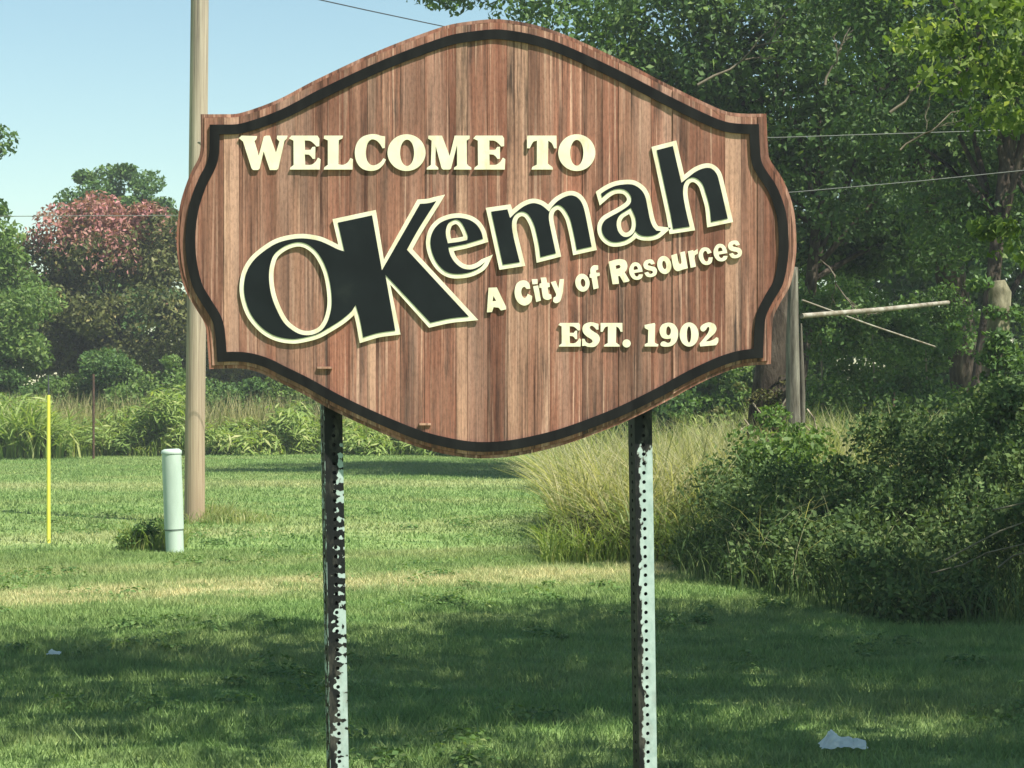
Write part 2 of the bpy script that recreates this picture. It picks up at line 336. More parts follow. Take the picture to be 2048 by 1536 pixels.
def leaf_cloud(name, seed, centres, crad, n, size, mat, parent=None, asp=.5, up=.5, flat=.5, squash=.65, tilt=None):
    r = np.random.default_rng(seed); k = len(centres)
    w_ = r.uniform(.5, 1.5, k); idx = r.choice(k, n, p=w_/w_.sum())
    cr = (crad*r.uniform(.6, 1.35, k))[idx]
    u = unit(r, n); q = r.uniform(.15, 1, n)**.5
    off = u*(q*cr)[:, None]*np.array([1, 1, squash]); pos = np.asarray(centres)[idx]+off
    pos[:, 2] = np.maximum(pos[:, 2], .02)
    nrm = u*.6; nrm[:, 2] += up; nrm /= np.linalg.norm(nrm, axis=1)[:, None]
    v = leaf_verts(r, pos, nrm, size, asp, flat)
    rn = np.clip(r.normal(.45, .25, n)+(r.uniform(-.2, .2, k))[idx], 0, 1)
    me = fast_mesh(name, v, 4, rn); return link(name, me, parent, [mat])
def limbs(name, base, base_r, trunk_top, targets, mat, parent, r0=.5, sides=7):
    bm = bmesh.new(); b = Vector(base); t = Vector(trunk_top)
    pts = [b+(t-b)*f+Vector((math.sin(f*5)*.06, 0, 0))*(t-b).length*.3*f for f in (0, .04, .3, .6, 1)]
    tube_bm(bm, pts, [base_r*1.5, base_r*1.1, base_r*.92, base_r*.8, base_r*.6], 12, True, .06)
    trunk = bm_obj('trunk', bm, mat, parent)
    for q in targets:
        q = Vector(q); s = b+(t-b)*random.uniform(.65, 1.); mid = s.lerp(q, .5)+Vector((random.uniform(-.3, .3), random.uniform(-.3, .3), random.uniform(0, .5)))*(q-s).length*.2
        tube('branch', [s, s.lerp(mid, .55)+Vector((0, 0, .03)), mid, mid.lerp(q, .55), q], [base_r*.42, base_r*.33, base_r*.24, base_r*.15, base_r*.06], mat, trunk, sides)
def tree(name, label, cat, base, cen, rad, k, crad, n, size, mat, seed, group=None, trunk_r=.16, nb=9, shell=.5, asp=.5, extra=None, bark=None, zmin=None, squash=.65):
    r = np.random.default_rng(seed); root = empty(name, (base[0], base[1], 0), label=label, cat=cat, group=group)
    B = np.array([base[0], base[1], 0.]); cc = clump_centres(r, k, cen, rad, shell, zmin)
    if extra is not None: cc = np.concatenate([cc, np.array(extra)])
    leaf_cloud('crown', seed+1, cc-B, crad, n, size, mat, root, asp, squash=squash)
    tt = Vector(cen)-Vector(B); tt.z = max(.5, cen[2]-rad[2]*.45); tt.x *= .6; tt.y *= .6
    pick = r.choice(len(cc), min(nb, len(cc)), replace=False)
    limbs(name, (0, 0, -.1), trunk_r, tt, [tuple(c-B) for c in cc[pick]], bark or m_bark, root)
    return root

r = np.random.default_rng(61); kk = 900; dd = np.sqrt(r.uniform(8.3**2, 26**2, kk)); xx = r.uniform(-1, 1, kk)*(dd*.27+.3)
ok = np.sin(xx*1.7+dd*.9)+np.sin(dd*2.1-xx*2.6) > .2
tag(leaf_cloud('lawn_weeds', 62, np.stack([xx, dd, np.full(kk, .035)], 1)[ok], .13, 16000, .034, leaf_mat('lawn_weed', [(0, (.06, .13, .04)), (.6, (.12, .22, .07)), (1, (.25, .32, .14))], .35), None, .65, up=1.2, flat=.8, squash=.25), 'low broad leaved clover and weeds scattered through the lawn', 'weeds', kind='stuff')
# -- trees, right and centre
tree('tree', 'large dark green tree rising behind the top right of the sign', 'tree', (7.7, 36.5), (6.0, 36.0, 8.6), (6.3, 3.2, 5.2), 170, .95, 95000, .125, m_mid, 101,
     trunk_r=.3, nb=14, extra=[(-.9, 35, 8.1), (-.3, 35.2, 8.4), (.3, 35, 7.6), (-1.0, 35, 7.75), (1.2, 34.5, 6.6), (1.9, 34.3, 5.9), (2.7, 34, 5.2), (3.4, 34, 4.6)])
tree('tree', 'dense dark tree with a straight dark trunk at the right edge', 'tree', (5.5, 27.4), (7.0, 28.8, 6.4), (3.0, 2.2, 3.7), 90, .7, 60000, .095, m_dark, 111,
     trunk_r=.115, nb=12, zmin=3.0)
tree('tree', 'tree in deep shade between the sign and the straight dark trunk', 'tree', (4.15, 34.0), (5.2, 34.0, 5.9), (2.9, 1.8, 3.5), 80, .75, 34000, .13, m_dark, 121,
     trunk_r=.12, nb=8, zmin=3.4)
tree('tree', 'near branch tips with large sunlit leaves in the top right corner', 'tree', (5.7, 15.6), (5.0, 16.2, 4.1), (2.3, 1.3, .95), 90, .30, 17000, .075, m_spray, 131,
     trunk_r=.13, nb=16, shell=.3, asp=.6, squash=.45, extra=[(3.1, 15.6, 3.9), (3.0, 15.4, 3.6), (3.3, 15.4, 4.1), (3.5, 15.4, 3.45), (3.25, 15.3, 3.75), (3.8, 15.3, 3.3), (4.1, 15.2, 3.05), (3.9, 15.2, 3.7), (3.6, 15.2, 3.9), (4.3, 15.1, 3.4), (3.4, 15.7, 2.6), (3.7, 15.7, 2.45), (4.1, 15.6, 2.5)])
# trees standing outside the frame whose shade falls across the lawn
tree('shade_tree', 'tall roadside tree just right of the view shading the lawn', 'tree', (5.6, 8.7), (2.6, 8.35, 7.8), (6.1, 2.5, 1.7), 210, .72, 18000, .17, m_mid, 141, trunk_r=.22, nb=14, shell=.1, extra=[(4.2, 5.6, 7.6), (5.0, 5.4, 7.5), (5.8, 5.5, 7.6), (6.6, 5.7, 7.4), (3.4, 5.6, 7.5), (2.6, 5.9, 7.4), (4.6, 5.0, 7.7), (5.4, 4.9, 7.7), (6.2, 5.0, 7.6), (7.0, 5.2, 7.5), (3.9, 5.2, 7.6), (1.6, 5.8, 7.5), (.8, 5.9, 7.6), (5.9, 5.6, 7.2)])
tree('shade_tree', 'broad tree right of the view beside the bramble thicket', 'tree', (7.6, 10.9), (5.5, 10.8, 6.6), (2.7, 2.1, 1.9), 90, .7, 13000, .16, m_mid, 151, trunk_r=.2, nb=10, shell=.1)
tree('shade_tree', 'smaller roadside tree right of the view nearest the camera', 'tree', (7.4, 5.2), (5.9, 5.5, 7.1), (1.9, 1.2, 1.1), 40, .6, 7000, .15, m_mid, 161, trunk_r=.15, nb=8, shell=.1)
# distant wall of trees behind, right half
for i, (x, y, h, wd) in enumerate([(2.5, 62, 6.4, 4.0), (7.5, 60, 9.5, 4.6), (12.5, 58, 11, 4.6), (16.5, 54, 11, 4.5), (10.2, 47, 9, 3.4), (-3.5, 66, 5.2, 3.6)]):
    lab = ['low far tree seen over the golden grass behind the sign', 'far tree at the back behind the dead trunk', 'tall far tree behind the brace rail',
           'far tree outside the right edge of the lawn', 'far tree behind the straight dark trunk', 'low far tree hidden mostly behind the sign centre'][i]
    tree('far_tree', lab, 'tree', (x, y), (x, y, h*.55), (wd*.75, 2.2, h*.5), 60, 1.1, 15000, .26, [m_mid, m_dark, m_dark, m_mid, m_dark, m_mid][i], 200+i*7, group='far trees behind the field', trunk_r=.2, nb=6, zmin=.6)
# -- left side
tree('crape_myrtle', 'wide olive tree with pink flowering top left of the utility pole', 'tree', (-10.0, 58), (-10.2, 58, 3.55), (3.1, 2.3, 2.5), 120, .75, 50000, .15, m_crape, 301, trunk_r=.14, nb=10, zmin=.5,
     extra=[(-12.4, 57.5, 5.2), (-11.6, 57.3, 5.7), (-10.6, 57, 6.0), (-9.4, 57, 5.9), (-8.8, 57, 5.5), (-12.9, 57.5, 4.8), (-8.2, 57.5, 5.0)])
tree('crape_myrtle', 'olive flowering tree half hidden behind the left end of the sign', 'tree', (-5.6, 59), (-5.8, 59, 3.0), (2.9, 2.0, 2.2), 80, .75, 30000, .15, m_crape, 331, trunk_r=.14, nb=8, zmin=.5)
tree('tree', 'rounded green tree top showing above the pink flowers', 'tree', (-12.4, 71), (-12.7, 71, 5.6), (2.3, 2.0, 3.0), 130, .6, 46000, .17, m_mid, 311, trunk_r=.18, nb=8, shell=.3)
tree('tree', 'leafy green tree at the left edge of the lawn', 'tree', (-13.3, 52.5), (-13.2, 52.5, 3.0), (2.0, 2.0, 2.3), 90, .62, 40000, .14, m_lite, 321, trunk_r=.12, nb=8, zmin=.5,
     extra=[(-12.0, 51.5, 5.0), (-12.3, 51.3, 4.3), (-11.2, 51.3, 3.4), (-11.3, 51.3, 2.4)])
tree('tree', 'tall tree whose branch tips reach in at the left edge of the sky', 'tree', (-15.2, 50), (-15.0, 50, 6.2), (3.0, 2, 2.2), 60, .5, 12000, .16, m_mid, 341, trunk_r=.16, nb=8,
     extra=[(-11.55, 49.6, 6.9), (-11.75, 49.6, 7.1), (-11.6, 49.6, 5.4)])

# -- brush line behind the tall weeds
r = np.random.default_rng(5)
labs = ['low shrub at the far left of the brush line', 'low shrub behind the yellow stake', 'shrub in front of the pink flowering tree', 'upright pale shrub just left of the utility pole',
        'dark shrub right of the utility pole below the sign corner', 'shrub under the left end of the sign', 'shrub behind the left sign post', 'shrub behind the middle of the sign',
        'shrub behind the right sign post', 'shrub between the right post and the dead trunk']
for i, (px, top, d) in enumerate([(40, 705, 51.5), (150, 735, 51), (240, 690, 51), (320, 705, 50.5), (450, 728, 51), (560, 745, 51.5), (690, 740, 52), (900, 745, 52), (1240, 745, 50), (1420, 735, 48)]):
    c0 = P(px, top, d); rx = r.uniform(.9, 1.3)
    cc = clump_centres(r, 22, (0, 0, c0.z*.52), (rx, .7, c0.z*.45), .3, .3)
    root = empty('shrub', (c0.x, c0.y, 0), label=labs[i], cat='shrub', group='shrubs of the brush line behind the weeds')
    leaf_cloud('foliage', 400+i, cc, .42, 6500, .11, m_lite if i % 2 else m_mid, root, .5)
    tube('stem', [(0, 0, -.05), (.03, 0, c0.z*.3), (.06, .02, c0.z*.7)], [.04, .03, .01], m_twig, root, 6)

for i, (x, lab) in enumerate([(-17.5, 'far low bush outside the left edge'), (-14.6, 'far low bush behind the green tree at left'), (-11.6, 'far low bush behind the flowering tree'), (-8.4, 'far low bush beyond the utility pole'), (-5.2, 'far low bush beyond the left sign post')]):
    cc = clump_centres(r, 44, (0, 0, 2.2), (1.9, .8, 2.0), .2, .3); root = empty('shrub', (x, 64, 0), label=lab, cat='shrub', group='far low bushes behind the flowering trees')
    leaf_cloud('foliage', 480+i, cc, .6, 9000, .18, m_mid, root, .5); tube('stem', [(0, 0, -.05), (.03, 0, .6), (.06, .02, 1.4)], [.06, .04, .02], m_twig, root, 6)
for i, (x, h_, lab) in enumerate([(3.2, 2.1, 'far bush left of the dead trunk'), (5.2, 2.9, 'far bush behind the grey weathered post'), (7.4, 3.3, 'far bush behind the pipe rail'), (9.6, 3.4, 'far bush right of the pipe rail'), (11.8, 3.6, 'far bush behind the pale stump')]):
    cc = clump_centres(r, 40, (0, 0, h_*.5), (1.6, .8, h_*.48), .2, .3); root = empty('shrub', (x, 46.5, 0), label=lab, cat='shrub', group='shrubs along the far side of the field')
    leaf_cloud('foliage', 450+i, cc, .5, 12000, .13, m_lite if i in (1, 2) else m_mid, root, .5); tube('stem', [(0, 0, -.05), (.03, 0, h_*.3), (.06, .02, h_*.7)], [.06, .04, .02], m_twig, root, 6)
def strips(name, seed, n, place, h, wd, bend, mat, seg=6, kind=None, parent=None, dirbias=(0, 0), keep=None):
    r = np.random.default_rng(seed); b = place(r, n); hh = h(r, b)
    a = r.uniform(0, 2*np.pi, n); dx = np.cos(a)+dirbias[0]; dy = np.sin(a)+dirbias[1]; L = np.sqrt(dx**2+dy**2)+1e-6; dx /= L; dy /= L
    be = bend*r.uniform(.3, 1.5, n); t = np.linspace(0, 1, seg)[None, :]
    up = hh[:, None]*(t-.38*(be[:, None])*t**2.6); out = hh[:, None]*be[:, None]*.75*t**2.1
    cx = b[:, 0:1]+dx[:, None]*out; cy = b[:, 1:2]+dy[:, None]*out; cz = b[:, 2:3]+up
    ww = (wd*r.uniform(.6, 1.4, n))[:, None]*(1-t**2.2*.95)
    wa = r.uniform(0, 2*np.pi, n); sx = np.cos(wa)[:, None]*ww; sy = np.sin(wa)[:, None]*ww
    v = np.stack([np.stack([cx-sx, cy-sy, cz], -1), np.stack([cx+sx, cy+sy, cz], -1)], 2)
    rn = np.clip(r.normal(.5, .25, n), 0, 1)
    return link(name, grid_mesh(name, v, seg, 2, rn), parent, [mat])
# tall weeds (band across the back of the lawn)
def edge_y(x): return 46.6+.5*np.sin(x*1.1)+.35*np.sin(x*2.9+1)-np.where(x < -7.5, 2.0, 0)*np.clip((-7.5-x)/2, 0, 1)
def pl_weed(r, n):
    x = r.uniform(-13, 10, n); d = r.uniform(0, 1, n)**1.5*6; return np.stack([x, edge_y(x)+d, np.zeros(n)], 1)
def h_weed(r, b):
    n = len(b); lump = .5+.5*np.sin(b[:, 0]*1.9+2*np.sin(b[:, 0]*.7))*np.sin(b[:, 1]*1.3)
    front = np.clip((b[:, 1]-edge_y(b[:, 0]))/1.2, 0, 1)
    return r.uniform(.5, 1.15, n)*(.8+.45*lump)*(.45+.55*front)*np.where(b[:, 0] > -6.2, .78, 1.)
tag(strips('tall_weeds', 31, 26000, pl_weed, h_weed, .017, .95, m_tall), 'tall bright green grassy weeds along the back of the lawn', 'weeds', kind='stuff')
def pl_head(r, n):
    x = r.uniform(-13, 12, n); return np.stack([x, edge_y(x)+1.2+r.uniform(0, 7, n), np.zeros(n)], 1)
tag(strips('seeding_grass', 32, 20000, pl_head, lambda r, b: r.uniform(.95, 1.5, len(b)), .010, .3, m_head), 'pale seeding grass heads standing behind the green weeds', 'grass', kind='stuff')
r = np.random.default_rng(77); kx = r.uniform(-12.5, 8, 330); ky = edge_y(kx)-.1+r.uniform(0, 1, 330)**1.5*2.2
kz = np.where(kx > -6.4, .62, 1.)*r.uniform(.25, .95, 330)*(.75+.3*np.sin(kx*2.3)+.25*np.sin(kx*5.1+1))+.12*(ky-edge_y(kx))
tag(leaf_cloud('broad_weed_leaves', 78, np.stack([kx, ky, kz], 1), .34, 42000, .26, m_weed, None, .16, up=.9, flat=.7, squash=.9), 'broad arching bright leaves of the weeds along the lawn edge', 'weeds', kind='stuff')
# broad clumps at the front of the weeds
labs = ['drooping broad leaved weed clump left of the yellow stake', 'weed clump just right of the yellow stake', 'weed clump between the stake and the white pedestal', 'weed clump behind the white pedestal',
        'arching weed clump left of the left sign post', 'low weed clump right of the left sign post']
for i, (px, base, hh) in enumerate([(40, 918, 1.75), (150, 905, 1.35), (235, 903, 1.3), (300, 898, 1.2), (590, 893, 1.35), (745, 888, .75)]):
    d = depth_of(base); c0 = P(px, base, d)
    root = empty('weed_clump', (c0.x, c0.y, 0), label=labs[i], cat='weed', group='weed clumps along the front of the tall weeds')
    strips('foliage', 500+i, 900, lambda r, n: np.stack([r.normal(0, .35, n), r.normal(.2, .25, n), np.zeros(n)], 1), lambda r, b: r.uniform(.4, 1.0, len(b))*hh*.95, .026, 1.3, m_weed, parent=root)
# golden grass, centre right
def pl_gold(r, n):
    x = r.uniform(.42, 4.6, n); lo = 18.6+1.1*np.clip((1.0-x)/.7, 0, 1)+np.clip(x-1.7, 0, 3)*1.6
    return np.stack([x, lo+r.uniform(0, 1, n)**1.3*6.5, np.zeros(n)], 1)
tag(strips('golden_grass', 33, 8500, pl_gold, lambda r, b: r.uniform(.55, 1.15, len(b))*np.clip(.75+(b[:, 1]-18.6)*.14, .7, 1.35)*np.clip(.6+(b[:, 0]-.3)*.9, .6, 1.), .008, .95, m_gold, dirbias=(.15, -.1)),
    'tall golden seeding grass behind the right sign post', 'grass', kind='stuff')
def pl_far(r, n): return np.stack([r.uniform(1.6, 7.5, n), 21.5+r.uniform(0, 1, n)*7.5, np.zeros(n)], 1)
def h_far(r, b): return r.uniform(.75, 1.4, len(b))*np.clip((b[:, 0]-.6)*.5, .3, 1)
tag(strips('field_grass', 34, 14000, pl_far, h_far, .009, .6, m_straw), 'pale rough field grass beyond the dead trunk', 'grass', kind='stuff')
def pl_str(r, n):
    x = r.uniform(.42, 3.2, n); return np.stack([x, 18.9+1.1*np.clip((1.0-x)/.7, 0, 1)+np.clip(x-1.7, 0, 3)*1.4+r.uniform(0, 1, n)*5, np.zeros(n)], 1)
tag(strips('straw_grass', 35, 8000, pl_str, lambda r, b: r.uniform(.7, 1.4, len(b)), .0065, .75, m_straw, dirbias=(-.35, -.2)), 'pale straw coloured seeding stems among the golden grass', 'grass', kind='stuff')
# low scrub at the foot of the golden grass
r = np.random.default_rng(8)
cc = np.stack([r.uniform(.35, 1.6, 46), r.uniform(18.5, 19.4, 46), r.uniform(.04, .30, 46)*r.uniform(.4, 1.2, 46)], 1); cc[:, 1] += np.clip(.9-cc[:, 0], 0, 1)*.9
root = empty('scrub', (1.0, 18.8, 0), label='low brownish scrub at the foot of the golden grass', cat='scrub')
leaf_cloud('foliage', 41, cc-np.array([1.0, 18.8, 0]), .2, 5000, .045, m_scrub, root, .4)
strips('blades', 49, 1800, lambda r, n: np.stack([r.uniform(-.75, .75, n), r.uniform(-.45, .7, n), np.zeros(n)], 1), lambda r, b: r.uniform(.12, .55, len(b)), .006, .9, m_tall, parent=root)
# right thicket
def thick_y0(x): return 17.9-3.5*np.clip((x-1.2)/1.1, 0, 1)-.6*np.clip((x-2.3)/1.2, 0, 1)
def thick_h(x, y): return np.clip(.30+(x-1.4)*1.0, .22, .72+.42*np.clip((x-3.1)/.5, 0, 1))*np.clip(.30+(y-thick_y0(x))*.40, .18, 1.05)*(1+.16*np.sin(x*5.1+y*2.3))
r = np.random.default_rng(9); k = 460
xs_ = r.uniform(1.42, 6.3, k); ys_ = thick_y0(xs_)+.25*np.sin(xs_*2)+.3*np.sin(xs_*6.3+1)+r.uniform(0, 1, k)*4.6
H = thick_h(xs_, ys_); zs_ = H*r.uniform(.15, 1, k)**.6
cc = np.stack([xs_, ys_, zs_], 1); org = np.array([3.2, 16.5, 0.])
root = empty('bramble_thicket', tuple(org), label='low dense bramble thicket spreading along the right side of the lawn', cat='bramble')
leaf_cloud('foliage', 42, cc-org, .22, 95000, .048, m_bramble, root, .55, up=.25, flat=.35)
leaf_cloud('foliage', 48, cc[::3]-org, .30, 5000, .07, m_bramble, root, .3, up=.2, flat=.3)
strips('grassy_stems', 43, 5200, lambda r, n: (lambda x: np.stack([x-3.2, thick_y0(x)-.5-16.5+r.uniform(0, 4, n), np.zeros(n)], 1))(r.uniform(1.3, 5.8, n)), lambda r, b: r.uniform(.12, .50, len(b))+.75*np.clip((b[:, 1]+16.5-thick_y0(b[:, 0]+3.2))/2.5, 0, 1)*r.uniform(.2, 1, len(b)), .005, .9, m_bramble, parent=root)
strips('pale_stems', 51, 420, lambda r, n: np.stack([r.uniform(-1.6, 2.6, n), r.uniform(-.9, 2.4, n), np.zeros(n)], 1), lambda r, b: r.uniform(.4, 1.2, len(b)), .0028, .9, m_straw, parent=root)
for i in range(44):
    s = Vector((random.uniform(.4, 2.2), random.uniform(-1.6, -.2), random.uniform(.0, .5)))
    a = random.uniform(-.3, .75); L = random.uniform(.4, 1.1); q = s+Vector((math.cos(a)*L, random.uniform(-.3, .1), math.sin(a)*L*.6))
    tube('twig', [s, s.lerp(q, .5)+Vector((0, 0, random.uniform(-.06, .08))), q], [.0045, .004, .002], m_twig, root, 5)
# long pale bare twigs at the right edge, seen in front of the thicket
for pts in [[(1862, 1146), (1925, 1130), (1975, 1105), (2060, 1085)], [(1890, 1120), (1955, 1085), (2000, 1062), (2060, 1040)], [(1985, 1020), (2030, 1010), (2070, 1000)],
            [(1935, 1231), (1985, 1236), (2060, 1230)], [(1995, 1135), (2025, 1112), (2070, 1100)]]:
    tube('twig', [P(a, b, 14.3)-Vector(org) for a, b in pts], .006, m_pale, root, 5)
# leafy weeds at the back of the thicket, sunlit
r = np.random.default_rng(10)
labs = ['sunlit leafy bush left of the dead trunk foot', 'yellow green bush behind the brace rail', 'leafy green bush under the middle of the brace rail', 'green bush right of the brace rail', 'bush at the right edge above the thicket',
        'tangled bush just right of the grey weathered post', 'tangled bush under the pipe rail', 'tangled bush left of the straight dark trunk']
for i, (px, py, d, rx, rz, mt) in enumerate([(1560, 905, 19.5, .5, .35, m_lite), (1680, 610, 40, .9, .8, m_lite), (1760, 690, 40, 2.2, 1.0, m_lite), (1860, 880, 19, .7, .35, m_bramble), (1990, 850, 18.5, .7, .55, m_bramble), (1640, 630, 32, .55, .55, m_lite), (1745, 670, 31.5, .8, .5, m_mid), (1850, 660, 32.5, .8, .7, m_mid)]):
    c0 = P(px, py, d); cc = clump_centres(r, 26, (0, 0, c0.z), (rx, .5, rz), .2); 
    if d < 25: cc = np.concatenate([cc, clump_centres(r, 20, (0, 0, c0.z*.5), (rx, .5, c0.z*.4), .2)])
    else: cc = np.concatenate([cc, clump_centres(r, 26, (.3, 0, c0.z*.45), (rx*1.2, .5, c0.z*.4), .2)])
    root = empty('bush', (c0.x, c0.y, 0), label=labs[i], cat='bush')
    leaf_cloud('foliage', 600+i, cc, .27, 8000, .075 if d > 25 else .055, mt, root, .55, up=.6)
    tube('stem', [(0, 0, -.05), (.04, 0, c0.z*.5), (0, 0, c0.z)], [.03, .02, .008], m_twig, root, 6)

# ------------------------------------------------------------------ utility pole, pedestal, stake
d = depth_of(1046); b = P(389, 1046, d); topz = 9.2
root = empty('utility_pole', (b.x, b.y, 0), label='tall weathered wooden utility pole rising behind the left end of the sign', cat='utility pole')
tube('shaft', [(0, 0, -.1), (.005, 0, 1), (.03, 0, 3), (.06, 0, 6), (.10, 0, topz)], [.113, .108, .103, .096, .085], m_pole, root, 20)
bm = bmesh.new(); box_bm(bm, -1.1+.1, 1.1+.1, -.16, -.09, topz-.6, topz-.5); bm_obj('crossarm', bm, m_pole, root)
for dx in (-.95, -.4, .55, 1.1): tube('insulator', [(dx, -.12, topz-.5), (dx, -.12, topz-.44), (dx, -.12, topz-.40), (dx, -.12, topz-.36)], [.02, .05, .035, .04], m_ped, root, 8)
def cable(label, pts, rad, mat, sag=0.):
    A, B = Vector(pts[0]), Vector(pts[-1]); out = []
    if len(pts) == 2:
        for i in range(17):
            t = i/16; q = A.lerp(B, t); q.z -= 4*sag*t*(1-t); out.append(q)
    else: out = pts
    o = tube('overhead_cable', [q-A for q in out], rad, mat, None, 6); o.location = A
    tag(o, label, 'cable')
cable('dark overhead cable crossing the sky from the pole towards the tree', [Vector((b.x+.06, b.y, 5.94)), Vector((8.6, 59, 9.5))], .008, m_cable, .25)
cable('pale cable running low behind the sign and into the right trees', [P(-700, 424, 23), P(-100, 433, 23), P(360, 431, 23), P(900, 421, 23), P(1590, 384, 23), P(1840, 362, 23), P(2200, 325, 23), P(2600, 280, 23)], .0042, m_pcable)
cable('thin cable from the pole passing right of the sign under its top corner', [Vector((b.x+.05, b.y-.1, 4.1)), P(1560, 275, 23.5), P(1705, 270, 23.5), P(2500, 245, 24)], .0045, m_pcable)

d = depth_of(1105); b = P(350, 1105, d); s = d/FPX
root = empty('cable_pedestal', (b.x, b.y, 0), label='round pale green plastic cable pedestal in front of the utility pole', cat='pedestal')
hh = 205*s; R0 = 19.5*s; ln = -7*s
tube('base', [(0, 0, -.03), (ln*.25, 0, hh*.215)], [R0*.93, R0*.93], m_ped, root, 28)
tube('joint', [(ln*.25, 0, hh*.215), (ln*.27, 0, hh*.23)], [R0*.96, R0*.96], m_joint, root, 28)
tube('cover', [(ln*.27, 0, hh*.23), (ln*.5, 0, hh*.5), (ln, 0, hh*.965)], [R0, R0, R0*1.0], m_ped, root, 28)
tube('cap', [(ln, 0, hh*.965), (ln, 0, hh*.975), (ln, 0, hh*.995), (ln*1.02, 0, hh*1.01)], [R0*1.06, R0*1.07, R0*1.03, R0*.75], m_ped, root, 28)
r = np.random.default_rng(12)
wr = empty('weed_patch', (b.x-.18, b.y+.25, 0), label='dark leafy weed patch left of the pale pedestal', cat='weeds')
cc = np.stack([r.uniform(-.34, .12, 22), r.uniform(-.15, .35, 22), r.uniform(.03, .26, 22)], 1); cc[:, 2] *= np.clip(1.1+cc[:, 0]*2, .3, 1)
leaf_cloud('foliage', 44, cc, .09, 2600, .035, m_mid, wr, .5)
strips('blades', 45, 500, lambda r, n: np.stack([r.uniform(-.35, .2, n), r.uniform(-.2, .4, n), np.zeros(n)], 1), lambda r, b: r.uniform(.12, .36, len(b)), .005, .8, m_tall, parent=wr)
wr = empty('weed_patch', (-3.35, 24.3, 0), label='ring of taller uncut grass round the foot of the utility pole', cat='weeds')
strips('blades', 46, 2600, lambda r, n: np.stack([r.normal(.12, .28, n), r.normal(0, .3, n), np.zeros(n)], 1), lambda r, b: r.uniform(.08, .30, len(b))*np.exp(-np.abs(b[:, 0]-.1)*1.6), .005, .8, m_gold, parent=wr)

d = depth_of(1086); b = P(97, 1086, d); s = d/FPX
root = empty('marker_stake', (b.x, b.y, 0), label='thin bright yellow marker stake standing in the lawn at far left', cat='marker stake')
tube('shaft', [(0, 0, -.1), (0, 0, 296*s)], [4.2*s, 3.6*s], m_yel, root, 10)
tube('tip', [(0, 0, 296*s), (-.3*s, 0, 336*s)], [2.2*s, 1.2*s], m_cable, root, 8)
for i, (px, y0, y1, lab) in enumerate([(187, 748, 850, 'dark rusty fence post standing in the weeds left of the pole'), (1787, 772, 840, 'thin rusty fence post in the pale field grass at right')]):
    q = P(px, y0, 44 if i == 0 else 34); o = tube('fence_post', [(0, 0, 0), (0, 0, q.z)], .025, m_rust, None, 6); o.location = (q.x, q.y, 0)
    tag(o, lab, 'fence post', group='steel fence posts')

# ------------------------------------------------------------------ dead trunk, old post, brace rail
d = 23.0; s = d/FPX
b = P(1533, 900, d); root = empty('dead_trunk', (b.x, b.y, 0), label='dark shaggy dead tree trunk behind the lower right corner of the sign', cat='dead tree')
tube('trunk', [(-.02, 0, -.1), (0, 0, .5), (.02, 0, 1.2), (.08, 0, 1.9), (.16, 0, 2.6)], [.27, .24, .20, .17, .11], m_bark, root, 14, .12)
r = np.random.default_rng(13); cc = np.stack([r.normal(0, .17, 34), r.uniform(-.3, -.1, 34), r.uniform(.6, 1.55, 34)], 1)
leaf_cloud('vine', 47, cc, .11, 1500, .05, m_scrub, root, .35)
for i in range(16):
    p = Vector((random.uniform(-.3, .4), -.25, random.uniform(.9, 1.5))); q = p+Vector((random.uniform(-.3, .4), random.uniform(-.2, .1), random.uniform(-.5, -.1)))
    tube('vine_stem', [p, p.lerp(q, .5)+Vector((0, -.04, .05)), q], [.010, .009, .006], m_twig, root, 5)
b = P(1590, 880, 22); root = empty('old_post', (b.x, b.y, 0), label='grey weathered split wood post beside the dead trunk carrying a rail', cat='post')
bm = bmesh.new()
tube_bm(bm, [(0, 0, 0), (-.01, 0, 1.0), (-.02, 0, 1.9), (-.015, 0, 2.55), (.0, 0, 2.66)], [.085, .075, .07, .05, .03], 9, True, .14); bm_obj('shaft', bm, m_old, root)
tube('splinter', [(.07, -.03, .6), (.075, -.02, 1.4), (.06, 0, 2.1)], [.03, .025, .01], m_old, root, 6, .1)
b = P(1603, 632, 22); e = P(1896, 605, 25)
o = tube('brace_rail', [Vector((0, 0, 0)), (e-b)*.5+Vector((0, 0, -.01)), e-b], [.027, .027, .024], m_rail, None, 10); o.location = b
tag(o, 'pale pipe rail reaching right from the grey weathered post', 'rail')
b = P(1604, 600, 22.3); e = P(1872, 694, 24)
o = tube('brace_rod', [Vector((0, 0, 0)), (e-b)*.5+Vector((0, 0, -.01)), e-b], .010, m_rail, None, 6); o.location = b
tag(o, 'thin diagonal brace rod slanting down right below the pipe rail', 'rod')
b = P(1995, 680, 24); root = empty('broken_stump', (b.x, b.y, 0), label='pale sunlit broken trunk stub at the right edge of the trees', cat='tree stump')
tube('trunk', [(0, .3, 0), (-.03, .2, 1.2), (0, 0, 2.0), (.03, 0, 2.5), (.02, 0, 2.62)], [.15, .14, .12, .125, .07], m_pale, root, 11, .22)
r = np.random.default_rng(14); leaf_cloud('ivy', 52, np.stack([r.normal(-.04, .15, 36), r.uniform(-.25, -.05, 36), r.uniform(1.0, 2.6, 36)], 1), .13, 3000, .075, m_mid, root, .55)
